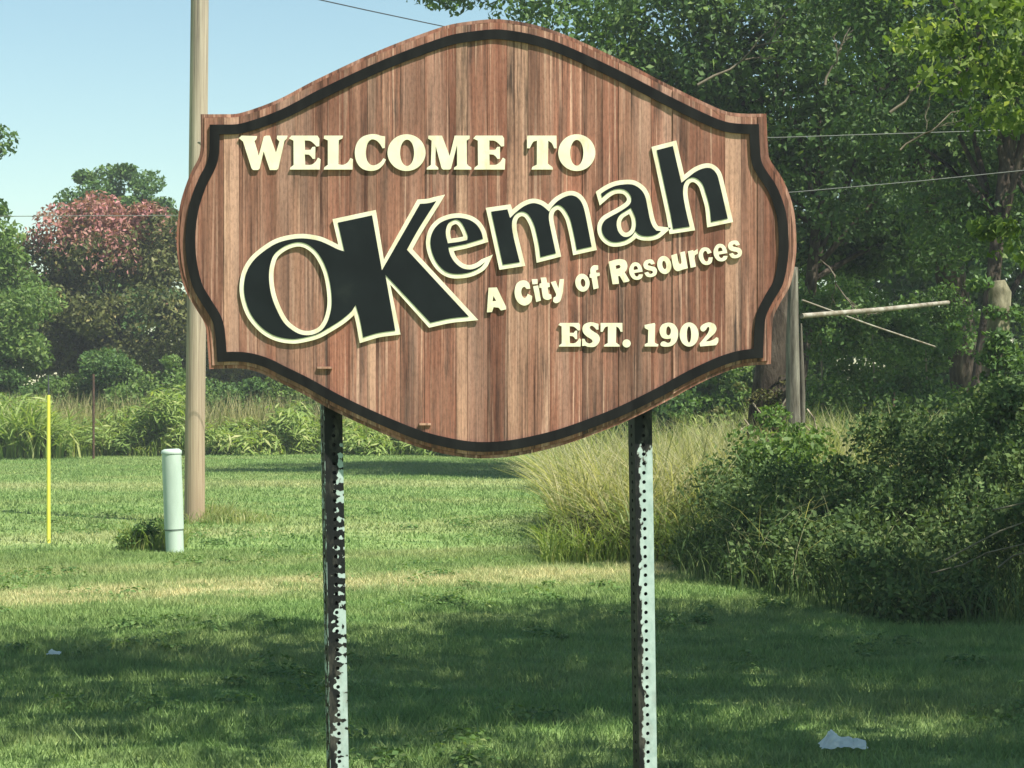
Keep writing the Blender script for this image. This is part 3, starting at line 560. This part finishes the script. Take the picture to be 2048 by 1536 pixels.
# bare branches showing in the dark crowns
def dead(px_pts, d, rad, label):
    pts = [P(a, b, d) for a, b in px_pts]; A = pts[0].copy(); bm = bmesh.new(); rr = random.Random(len(label)*7)
    def limb(p, q, r0, depth):
        n = 7; L = (q-p).length; out = [p+(q-p)*(i/n)+Vector((rr.gauss(0, .025), rr.gauss(0, .05), rr.gauss(0, .025)))*L*(0 if i == 0 else 1) for i in range(n+1)]
        tube_bm(bm, out, [r0*(1-.75*i/n) for i in range(n+1)], 5)
        if depth:
            for k in range(rr.choice([3, 4])):
                i = rr.randint(2, n-1); dr = (q-p).normalized(); sd = Vector((rr.uniform(-1, 1), rr.uniform(-.6, .6), rr.uniform(-.6, 1)))
                limb(out[i], out[i]+(dr+sd*.8).normalized()*L*rr.uniform(.25, .5), r0*.5, depth-1)
    for p, q in zip(pts, pts[1:]): pass
    limb(pts[0]-A, pts[-1]-A, rad, 2)
    o = bm_obj('bare_branch', bm, m_twigd); o.location = A
    tag(o, label, 'branch')
dead([(1395, 170), (1440, 135), (1500, 100), (1560, 70), (1600, 48)], 29.0, .020, 'long bare branch slanting up above the sign right shoulder')
dead([(1650, 170), (1640, 140), (1672, 95), (1700, 55)], 26, .017, 'forked bare branch in the dark crown right of centre top')
dead([(1780, 225), (1810, 190), (1840, 165), (1862, 150)], 20, .016, 'short pale bare branch in the middle of the dark crown')
dead([(1800, 300), (1850, 260), (1900, 225), (1945, 205)], 20, .010, 'pale bare branch rising right below the bright leaves')
dead([(1640, 520), (1655, 550), (1690, 590), (1720, 640)], 24, .014, 'crooked bare branch just above the pipe rail')

# ------------------------------------------------------------------ litter
def litter(px, py, wpx, hpx, seed, label):
    d = depth_of(py); s = d/FPX; c0 = P(px, py, d); r = np.random.default_rng(seed); bm = bmesh.new()
    nx, ny = 15, 9; g = []
    for j in range(ny):
        row = []
        for i in range(nx):
            u = i/(nx-1); v_ = j/(ny-1)
            prof = (1-abs(u-.28)/.28)*1. if u < .28 else .62-.35*(u-.28)/.72+.25*max(0, 1-(u-.28)*6)
            z = hpx*s*prof*(math.sin(v_*math.pi*.5))+.008+r.uniform(-.007, .007)*wpx/90
            row.append(bm.verts.new(((u-.5)*wpx*s+r.uniform(-.004, .004), (v_-.5)*wpx*s*.5+r.uniform(-.005, .005), max(.004, z))))
        g.append(row)
    for j in range(ny-1):
        for i in range(nx-1): bm.faces.new((g[j][i], g[j][i+1], g[j+1][i+1], g[j+1][i]))
    bmesh.ops.solidify(bm, geom=list(bm.faces), thickness=.002)
    o = bm_obj('litter', bm, m_paper); o.location = (c0.x, c0.y, .03); tag(o, label, 'litter')
litter(1686, 1512, 92, 34, 3, 'crumpled pale blue white paper lying on the shaded grass at lower right')
litter(108, 1322, 28, 12, 4, 'tiny scrap of white litter in the shaded grass at lower left')

# ------------------------------------------------------------------ the sign
D = 6.0
def smooth(path, n=6):
    """path: list of (x, y) or (x, y, 1) for corners, closed."""
    N = len(path); pts = []
    cor = [len(p) > 2 for p in path]
    for i in range(N):
        p1 = np.array(path[i][:2], float); p2 = np.array(path[(i+1) % N][:2], float)
        if cor[i] and cor[(i+1) % N]: pts.append(p1); continue
        p0 = np.array(path[i-1][:2], float) if not cor[i] else 2*p1-p2
        p3 = np.array(path[(i+2) % N][:2], float) if not cor[(i+1) % N] else 2*p2-p1
        # centripetal-ish: clamp tangents
        m1 = (p2-p0)/2; m2 = (p3-p1)/2; L = np.linalg.norm(p2-p1)
        for m in (m1, m2):
            q = np.linalg.norm(m)
            if q > L: m *= L/q
        for k in range(n):
            t = k/n; pts.append((2*t**3-3*t**2+1)*p1+(t**3-2*t**2+t)*m1+(-2*t**3+3*t**2)*p2+(t**3-t**2)*m2)
    return np.array(pts)
def area(p): x, y = p[:, 0], p[:, 1]; return .5*np.sum(x*np.roll(y, -1)-np.roll(x, -1)*y)
def offset(p, d, clean=True):
    """offset a closed polyline; d>0 grows it"""
    keep = [0]
    for i in range(1, len(p)):
        if np.linalg.norm(p[i]-p[keep[-1]]) > .3: keep.append(i)
    p = p[keep]; sgn = 1 if area(p) > 0 else -1
    e = np.roll(p, -1, 0)-p; e /= np.linalg.norm(e, axis=1)[:, None]; nrm = np.stack([e[:, 1], -e[:, 0]], 1)*sgn
    n0 = np.roll(nrm, 1, 0); b = n0+nrm; L = np.linalg.norm(b, axis=1); L[L < 1e-6] = 1e-6; b /= L[:, None]
    c = np.sum(b*nrm, 1); 
    q = p+b*(d/np.clip(c, .42, 1))[:, None]
    return unloop(q) if clean else q
def unloop(q):
    q = [tuple(a) for a in q]
    for _ in range(40):
        n = len(q); hit = None
        A = np.array(q); B = np.roll(A, -1, 0); dd = B-A
        for i in range(n):
            o = A-A[i]; den = dd[i, 0]*dd[:, 1]-dd[i, 1]*dd[:, 0]; den[np.abs(den) < 1e-9] = 1e9
            t = (o[:, 0]*dd[:, 1]-o[:, 1]*dd[:, 0])/den; u = (o[:, 0]*dd[i, 1]-o[:, 1]*dd[i, 0])/den
            js = np.where((t > 1e-6) & (t < 1-1e-6) & (u > 1e-6) & (u < 1-1e-6))[0]
            js = [j for j in js if j != i and (j-i) % n not in (1, n-1)]
            if js:
                j = min(js, key=lambda j: min((j-i) % n, (i-j) % n)); hit = (i, j, tuple(A[i]+dd[i]*t[j])); break
        if not hit: break
        i, j, x = hit; a, b = min(i, j), max(i, j)
        if b-a <= n-(b-a): q = q[:a+1]+[x]+q[b+1:]
        else: q = q[a+1:b+1]+[x]
    return np.array(q)
def to_world(p, y): return [((q[0]-1024)*D/FPX, y, CAMZ+(HZ-q[1])*D/FPX) for q in p]
SC = P(973, 480, D); SO = Vector((SC.x, D, 0))
sign = empty('welcome_sign', tuple(SO), label='large shaped brown cedar welcome sign on two flaking black posts', cat='sign')
S3 = (1,)
OUT = [(401,228,1),(440,228),(479,226),(553,200),(630,160),(759,100),(888,52),(950,41),(1000,38),(1069,49),(1133,70),(1240,119),(1343,172),(1417,208),(1455,223),(1490,227),(1533,227,1),
       (1536,290),(1540,318),(1568,362),(1587,415),(1593,470),(1592,515),(1581,570),(1560,607),(1546,640),(1542,728,1),(1488,733),(1450,744),(1391,771),(1327,806),(1240,848),(1133,888),(1053,908),
       (995,916),(940,916),(880,906),(823,890),(740,856),(662,819),(600,785),(553,762),(520,746),(482,737),(418,738,1),(413,670),(408,645),(390,615),(370,580),(358,535),(353,490),(354,450),(362,400),(380,348),(397,315),(401,290)]
outl = smooth(OUT, 5)
def poly_plate(polys, y_front, y_back, name, mat, parent, origin=SO, tone=None):
    cu = bpy.data.curves.new(name, 'CURVE'); cu.dimensions = '2D'; cu.fill_mode = 'BOTH'
    for p in polys:
        sp = cu.splines.new('POLY'); sp.points.add(len(p)-1); sp.use_cyclic_u = True
        for i, q in enumerate(p): sp.points[i].co = ((q[0]-1024)*D/FPX-origin[0], CAMZ+(HZ-q[1])*D/FPX, 0, 1)
    th = (y_back-y_front)/2; cu.extrude = th
    o = bpy.data.objects.new('tmp', cu); C.objects.link(o)
    dg = bpy.context.evaluated_depsgraph_get(); me = bpy.data.meshes.new_from_object(o.evaluated_get(dg)); bpy.data.objects.remove(o); bpy.data.curves.remove(cu)
    me.transform(Matrix.Rotation(math.radians(90), 4, 'X')); me.transform(Matrix.Translation((0, (y_front+y_back)/2-D, 0)))
    me.name = name
    while len(me.materials): me.materials.pop()
    if tone is not None:
        for an, val in tone.items():
            a = me.attributes.new(an, 'FLOAT', 'POINT'); a.data.foreach_set('value', [val]*len(me.vertices))
    return link(name, me, parent, [mat])
def set_attr(me, **k):
    for an, val in k.items():
        a = me.attributes.new(an, 'FLOAT', 'POINT'); a.data.foreach_set('value', [val]*len(me.vertices))
# planks
inset = offset(outl, -7)
bounds = [340, 402, 447, 478, 520, 552, 600, 655, 700, 735, 752, 800, 850, 912, 935, 975, 1014, 1056, 1100, 1165, 1205, 1237, 1262, 1302, 1345, 1400, 1450, 1482, 1515, 1550, 1610]
tones = {447: .85, 735: .95, 912: .95, 1014: .9, 1056: .3, 1237: .6, 1450: .9, 552: .55, 520: .1, 655: 0., 1302: 0., 700: .2}
for i in range(len(bounds)-1):
    x0, x1 = bounds[i], bounds[i+1]; bm = bmesh.new()
    vs = [bm.verts.new((q[0], q[1], 0)) for q in inset]; ff = bm.faces.new(vs); ff.normal_update(); bmesh.ops.triangulate(bm, faces=bm.faces)
    bmesh.ops.bisect_plane(bm, geom=bm.verts[:]+bm.edges[:]+bm.faces[:], plane_co=(x0+.35, 0, 0), plane_no=(-1, 0, 0), clear_outer=True)
    bmesh.ops.bisect_plane(bm, geom=bm.verts[:]+bm.edges[:]+bm.faces[:], plane_co=(x1-.35, 0, 0), plane_no=(1, 0, 0), clear_outer=True)
    if not bm.faces: bm.free(); continue
    yf = random.uniform(-.0012, .0010); bw = random.uniform(-.0006, .0006)
    ext = bmesh.ops.extrude_face_region(bm, geom=bm.faces[:]); bv = [e for e in ext['geom'] if isinstance(e, bmesh.types.BMVert)]
    bset = set(bv)
    for v_ in bm.verts:
        q = v_.co.copy(); y = D+(.028 if v_ in bset else yf+bw*(1 if q.x > (x0+x1)/2 else -1))
        v_.co = Vector(((q.x-1024)*D/FPX, y, CAMZ+(HZ-q.y)*D/FPX))-SO
    o = bm_obj('plank', bm, m_wood, sign); set_attr(o.data, tone=tones.get(x0, random.choice([0, 0, .08, .15, .25])), shift=random.uniform(0, 40))
poly_plate([offset(outl, -5)], D+.0285, D+.042, 'backing_board', m_back, sign)
# stepped outer edge and the black border line
poly_plate([offset(outl, -.01), offset(outl, -6.4)], D+.0035, D+.028, 'stepped_edge', m_wedge, sign, tone=dict(tone=.1, shift=5.))
def shift_px(p, dx, dy): return p+np.array([dx, dy])
poly_plate([shift_px(offset(outl, -17.5), 1, 4), shift_px(offset(outl, -37), 1, 4)], D-.0055, D-.0013, 'border_line', m_black, sign)
# chipped slivers
for (px, py, wpx) in [(650, 736, 30), (850, 849, 24)]:
    q = P(px, py, D)-SO; bm = bmesh.new(); hw = wpx*.5*D/FPX
    box_bm(bm, q.x-hw, q.x+hw, -.006, -.0005, q.z-.002, q.z+.004); o = bm_obj('splinter', bm, m_wood, sign); set_attr(o.data, tone=.9, shift=1.)

def G(org, sc, paths): return [[(org[0]+p[0]/sc, org[1]+p[1]/sc)+tuple(p[2:]) for p in path] for path in paths]
def T_(s):      # 'x,y x,y! ...' -> path
    out = []
    for t in s.split():
        c = t.endswith('!'); a, b = t.rstrip('!').split(','); out.append((float(a), float(b), 1) if c else (float(a), float(b)))
    return out
def ell(cx, cy, rx, ry, rot=0., n=14):
    a = math.radians(rot); return [(cx+rx*math.cos(t)*math.cos(a)-ry*math.sin(t)*math.sin(a), cy+rx*math.cos(t)*math.sin(a)+ry*math.sin(t)*math.cos(a)) for t in [k*2*math.pi/n for k in range(n)]]
def box_map(path, src, dst):
    return [(dst[0]+(p[0]-src[0])*(dst[2]-dst[0])/(src[2]-src[0]), dst[1]+(p[1]-src[1])*(dst[3]-dst[1])/(src[3]-src[1]))+tuple(p[2:]) for p in path]
def unit_map(path, cx, cy, rx, ry, rot):
    a = math.radians(rot); return [(cx+p[0]*rx*math.cos(a)-p[1]*ry*math.sin(a), cy+p[0]*rx*math.sin(a)+p[1]*ry*math.cos(a))+tuple(p[2:]) for p in path]
# --- big outlined letters: black face on a cream plate
A0 = (470, 380); 
OK = [T_('990,315! 1318,245! 1412,772! 1778,135! 1860,128 1933,108! 1848,240 1752,395 1652,575! 2245,1215! 2060,1235 1878,1275! 1445,815! 1540,1350! 1380,1372 1233,1415! 1200,1240 1160,1105! 1120,1165 1020,1250 900,1325 800,1380 680,1415 550,1432 400,1405 270,1330 160,1200 103,1050 90,920 115,790 180,680 280,590 400,515 530,477 660,466 800,487 900,527 980,567 1053,592!'),
      T_('600,503 480,540 380,620 337,740 330,860 350,1000 395,1130 470,1270 560,1350 650,1390 750,1388 840,1340 900,1240 930,1100 920,930 880,760 800,610 700,525')]
E_ = [T_('968,905! 945,810 880,700 780,625 660,590 550,585 430,608 300,670 200,790 162,950 190,1120 260,1270 360,1380 480,1437 640,1442 800,1408 930,1340 1000,1262! 900,1335 780,1375 650,1355 540,1270 470,1160 435,1038! 700,985!'),
      T_('540,612 445,660 402,760 402,860 430,975! 600,952! 728,925! 735,870 700,770 650,675 600,627')]
M_ = [T_('165,612! 402,578! 440,705! 540,610 650,530 770,488 880,510 960,565 1010,612! 1060,535 1140,455 1250,393 1350,375 1440,420 1500,510 1540,650 1632,1122! 1415,1170! 1380,980 1320,730 1260,610 1200,540 1130,515 1050,560 1012,640 1010,740 1060,990 1110,1220! 885,1277! 860,1090 800,830 740,700 680,632 600,613 520,655 475,740 470,850 500,1020 582,1350! 335,1388!')]
A_ = [T_('198,430! 300,362 430,300 580,268 750,265 860,312 945,390 1000,500 1040,690 1080,890 1130,1020 1195,1098! 1280,1105! 1200,1165 1080,1197 950,1192 870,1160 820,1105! 760,1190 640,1270 500,1305 380,1298 280,1230 222,1130 215,1010 270,910 380,840 500,775 620,702 700,640 742,570 740,490 690,410 620,360 520,345 420,362 320,415 218,500!'),
      T_('735,688! 640,745 545,810 492,900 480,1000 510,1115 580,1195 660,1213 740,1180 808,1100 830,980 815,860 775,765')]
H_ = [T_('170,226! 405,165! 530,702! 640,615 740,540 860,490 960,492 1040,565 1080,680 1207,1225! 965,1275! 940,1050 885,850 840,725 770,650 690,625 610,660 562,750 556,880 590,1080 650,1342! 410,1378! 370,1150!')]
for lab, org, sc, g in [('OK', A0, 4.8, OK), ('e', (840, 360), 7.678, E_), ('m', (960, 340), 7.316, M_), ('a', (1180, 340), 9.035, A_), ('h', (1290, 270), 7.316, H_)]:
    black = [smooth(p, 5) for p in G(org, sc, g)]
    cream = [offset(p, 9.0 if k == 0 else -8.6) for k, p in enumerate(black)]
    o = poly_plate(cream, D-.0070, D-.0024, 'letter', m_cream, sign); o['label'] = 'cream outlined black letter %s' % lab
    poly_plate(black, D-.0083, D-.0070, 'letter_face', m_lblack, o)
# --- cream letters
W1 = (470, 260); W2 = (830, 260); SW = 5.535
gE = T_('600,97! 628,65! 915,65! 935,95! 935,180! 905,186! 870,148 830,122 775,118! 775,222! 838,222! 860,190! 890,188! 890,320! 862,322! 845,295! 820,275! 775,272! 778,388! 850,386 895,352 920,308! 948,325! 942,440! 610,440! 615,418! 652,390! 650,120!')
gT = T_('1240,205! 1240,65! 1566,65! 1568,205! 1540,205! 1515,150 1475,120! 1470,375! 1520,412! 1528,440! 1290,440! 1298,412! 1348,385! 1350,120! 1308,135 1270,205!')
small = []
small.append(('W', W1, SW, [T_('45,92! 78,65! 245,70! 240,102! 218,125! 265,290! 322,75! 345,65! 388,65! 455,255! 495,130! 465,100! 470,65! 582,65! 575,100! 550,122! 482,428! 465,445! 388,445! 320,240! 275,430! 258,445! 202,445! 185,425! 92,130!')]))
small.append(('E', W1, SW, [gE]))
small.append(('L', W1, SW, [T_('985,97! 990,65! 1195,65! 1190,97! 1150,115! 1145,382! 1200,388 1250,360 1280,312! 1306,325! 1303,440! 985,440! 992,415! 1030,388! 1030,118!')]))
small.append(('C', W1, SW, [T_('1660,200! 1635,205! 1600,150 1560,115 1510,108 1470,150 1450,240 1460,330 1500,385 1550,392 1610,360 1645,315! 1672,330! 1640,390 1580,440 1500,455 1410,430 1350,360 1328,255 1350,150 1410,80 1500,50 1570,52 1620,68 1662,72!')]))
small.append(('O', W1, SW, [ell(1900, 253, 210, 203), ell(1906, 255, 78, 146)]))
small.append(('M', W2, SW, [T_('145,97! 150,65! 300,65! 385,290! 440,65! 605,65! 605,97! 572,120! 575,375! 592,398! 622,415! 625,440! 430,440! 435,418! 467,395! 467,165! 400,428! 385,440! 312,440! 295,425! 230,180! 225,390! 257,418! 260,440! 130,440! 135,418! 177,390! 185,120!')]))
small.append(('E', W2, SW, [box_map(gE, (600, 65, 948, 440), (645, 65, 1000, 440))]))
small.append(('T', W2, SW, [gT])); small.append(('O', W2, SW, [ell(1790, 253, 205, 203), ell(1790, 255, 73, 143)]))
SL = (960, 530); SS = 7.877; RO = (1210, 470); RS = 7.314
ue = [T_('0.98,0.18! -0.3,0.18! -0.2,0.5 0.1,0.62 0.38,0.42! 0.95,0.5! 0.7,0.85 0.1,1.0 -0.6,0.8 -0.98,0.2 -0.9,-0.4 -0.4,-0.9 0.1,-1 0.65,-0.8 0.95,-0.3'), T_('-0.3,-0.16! -0.2,-0.48 0.05,-0.58 0.3,-0.48 0.38,-0.16!')]
us = [T_('0.85,-0.42! 0.3,-0.38! 0.1,-0.58 -0.2,-0.53 -0.2,-0.37 0.2,-0.22 0.8,0.0 0.98,0.4 0.7,0.85 0,1.0 -0.7,0.85 -0.98,0.4! -0.4,0.35! -0.2,0.6 0.1,0.63 0.35,0.5 0.2,0.32 -0.3,0.18 -0.8,-0.08 -0.92,-0.5 -0.6,-0.88 0,-1.0 0.6,-0.88')]
uc = [T_('0.95,-0.3! 0.35,-0.2! 0.25,-0.5 0,-0.6 -0.3,-0.35 -0.35,0.1 -0.2,0.5 0.05,0.6 0.28,0.45 0.38,0.2! 0.98,0.25! 0.7,0.8 0.1,1 -0.6,0.8 -0.98,0.2 -0.95,-0.35 -0.5,-0.9 0.05,-1 0.65,-0.8')]
small.append(('A', SL, SS, [T_('135,360! 265,355! 412,660! 412,700! 330,717! 292,672! 215,665! 190,742! 110,747!'), T_('212,490! 255,565! 198,572!')]))
small.append(('C', SL, SS, [T_('792,375! 735,378! 700,345 662,370 650,430 670,500 708,520 738,492 750,455! 822,490! 810,570 760,622 690,640 610,600 560,520 545,410 575,300 640,250 720,248 775,295')]))
small.append(('i', SL, SS, [T_('815,225! 905,222! 908,300! 826,306!'), T_('836,335! 917,322! 960,560! 885,585!')]))
small.append(('t', SL, SS, [T_('955,200! 1042,198! 1058,278! 1093,285! 1102,345! 1066,355! 1080,455! 1120,468! 1128,528! 1065,552 1000,525 980,450 968,362! 935,360! 938,298! 968,285!')]))
small.append(('y', SL, SS, [T_('1115,272! 1192,250! 1235,370! 1255,225! 1322,222! 1307,420! 1262,570 1195,602 1150,575! 1158,515! 1195,495! 1200,460!')]))
small.append(('o', SL, SS, [ell(1613, 280, 112, 142, -8), ell(1622, 282, 36, 64, -8)]))
small.append(('f', SL, SS, [T_('1738,140! 1740,60 1785,8 1860,8! 1862,72! 1825,88! 1832,125! 1882,122! 1888,168! 1842,182! 1868,365! 1787,385! 1757,205! 1728,200! 1725,150!')]))
small.append(('R', RO, RS, [T_('52,392! 150,362! 235,355 302,380 326,450 312,515 285,545! 357,665! 345,682! 270,697! 215,600! 190,605! 203,715! 110,722!'), T_('155,450! 205,440 225,462 208,488 162,498!')]))
small.append(('e', RO, RS, [unit_map(p, 450, 530, 98, 130, -10) for p in ue]))
small.append(('s', RO, RS, [unit_map(p, 657, 488, 96, 130, -10) for p in us]))
small.append(('o', RO, RS, [ell(865, 440, 102, 133, -10), ell(865, 440, 28, 62, -10)]))
small.append(('u', RO, RS, [T_('965,300! 1048,274! 1075,405 1098,428 1116,400 1095,258! 1165,240! 1210,488! 1140,505! 1055,530 1000,480')]))
small.append(('r', RO, RS, [T_('1210,240! 1285,222! 1295,240! 1352,205! 1357,270! 1312,300! 1308,345! 1327,465! 1250,482!')]))
small.append(('c', RO, RS, [unit_map(p, 1470, 312, 100, 130, -10) for p in uc]))
small.append(('e', RO, RS, [unit_map(p, 1685, 260, 100, 130, -10) for p in ue]))
small.append(('s', RO, RS, [unit_map(p, 1897, 212, 98, 130, -10) for p in us]))
EO = (1110, 635); ES = 12.8; NO = (1270, 635); NS = 11.378
small.append(('E', EO, ES, [box_map(gE, (600, 65, 948, 440), (85, 140, 662, 745))]))
small.append(('S', EO, ES, [T_('1110,165! 1112,310! 1060,312! 1000,245 940,212 890,240 905,300 1000,370 1110,445 1147,560 1100,680 1000,752 850,752 770,722! 692,730! 695,545! 750,548! 800,635 890,665 958,620 930,560 820,490 730,400 700,290 740,185 850,132 970,125 1050,150!')]))
small.append(('T', EO, ES, [box_map(gT, (1240, 65, 1568, 440), (1165, 140, 1725, 745))]))
small.append(('full stop', EO, ES, [ell(1830, 665, 105, 103, 0, 10)]))
small.append(('1', NO, NS, [T_('215,170! 440,125! 457,150! 445,565! 472,592! 530,612! 518,660! 218,660! 220,608! 290,575! 300,285! 218,240!')]))
small.append(('9', NO, NS, [T_('760,118 880,150 960,260 978,400 935,550 830,645 700,665 600,650 575,600 620,548 680,550 740,578 795,560 820,478! 720,488 620,460 568,370 560,265 620,160'), T_('757,200 715,250 712,370 755,408 802,370 810,270')]))
small.append(('0', NO, NS, [ell(1228, 388, 215, 275), ell(1225, 388, 50, 185)]))
small.append(('2', NO, NS, [T_('1490,210 1560,150 1680,112 1800,150 1850,250 1815,350 1720,440 1605,545! 1700,535 1790,498 1850,450! 1892,470! 1888,560 1842,630! 1480,660! 1465,590! 1560,480 1650,360 1687,265 1672,215 1640,230 1600,290 1540,320 1488,280')]))
for lab, org, sc, g in small:
    o = poly_plate([smooth(p, 4) for p in G(org, sc, g)], D-.0066, D-.0024, 'letter', m_cream, sign); o['label'] = 'raised cream character %s' % lab

# --- perforated square tube posts
def post(px_top, px_bot, heavy, label):
    W = .0508; p = .0254; nh = int(2.15/p); bm = bmesh.new(); hw = W/2; R = .0055; z0 = -.05
    def face(fx, holes=True):
        for j in range(nh):
            za, zb = z0+j*p, z0+(j+1)*p; zc = (za+zb)/2
            if not holes:
                bm.faces.new([bm.verts.new(fx(a, b)) for a, b in ((-hw, za), (hw, za), (hw, zb), (-hw, zb))]); continue
            oct_ = [bm.verts.new(fx(R*math.cos(k*math.pi/4+math.pi/8), zc+R*math.sin(k*math.pi/4+math.pi/8))) for k in range(8)]
            cr = [bm.verts.new(fx(a, b)) for a, b in ((hw, zb), (-hw, zb), (-hw, za), (hw, za))]
            # oct index 0 at +22deg ... corners at 45,135,225,315
            for c_ in range(4):
                bm.faces.new((oct_[(2*c_) % 8], cr[c_], oct_[(2*c_+1) % 8]))
                bm.faces.new((oct_[(2*c_+1) % 8], cr[c_], cr[(c_+1) % 4], oct_[(2*c_+2) % 8]))
            inn = [bm.verts.new(fx(R*math.cos(k*math.pi/4+math.pi/8), zc+R*math.sin(k*math.pi/4+math.pi/8), .003)) for k in range(8)]
            for k in range(8): bm.faces.new((oct_[k], oct_[(k+1) % 8], inn[(k+1) % 8], inn[k]))
    face(lambda a, b, t=0: (a, -hw+t, b)); face(lambda a, b, t=0: (a, hw-t, b)); face(lambda a, b, t=0: (-hw+t, a, b)); face(lambda a, b, t=0: (hw-t, a, b))
    bmesh.ops.remove_doubles(bm, verts=bm.verts, dist=1e-5)
    x = (px_top-1024)*6.08/FPX; x2 = (px_bot-1024)*6.08/FPX
    lean = math.atan2(x2-x, .705*6.08/4.440)
    o = bm_obj('post', bm, tube_paint('post_paint_%s' % ('bare' if heavy else 'flaked'), heavy), sign)
    zt = CAMZ+(HZ-830)*6.08/FPX
    o.rotation_euler = (0, -lean, math.radians(17)); xb = x+math.tan(lean)*zt
    o.location = Vector((xb, D+.082, 0))-SO; o['label'] = label
    # black box added inside to stand in for shade in the hollow bore
    bm = bmesh.new(); box_bm(bm, -hw+.012, hw-.012, -hw+.012, hw-.012, z0, z0+nh*p); q = bm_obj('bore_shade_box', bm, m_black, o)
post(662, 675, 0, 'left post with flaking black paint'); post(1279, 1290, 1, 'right post mostly bare below the sign')

# ------------------------------------------------------------------ humid summer air
bm = bmesh.new(); box_bm(bm, -60, 60, -12, 95, -1, 14)
m_ = M('haze'); m_.nt.nodes.remove(m_.b); vol = m_.n('ShaderNodeVolumePrincipled'); vol.inputs['Density'].default_value = .0010
vol.inputs['Color'].default_value = (.86, .93, 1, 1); m_.l(vol.outputs[0], m_.out.inputs['Volume'])
tag(bm_obj('haze', bm, m_.m), 'thin humid summer haze filling the air over the lawn', 'haze', kind='stuff')
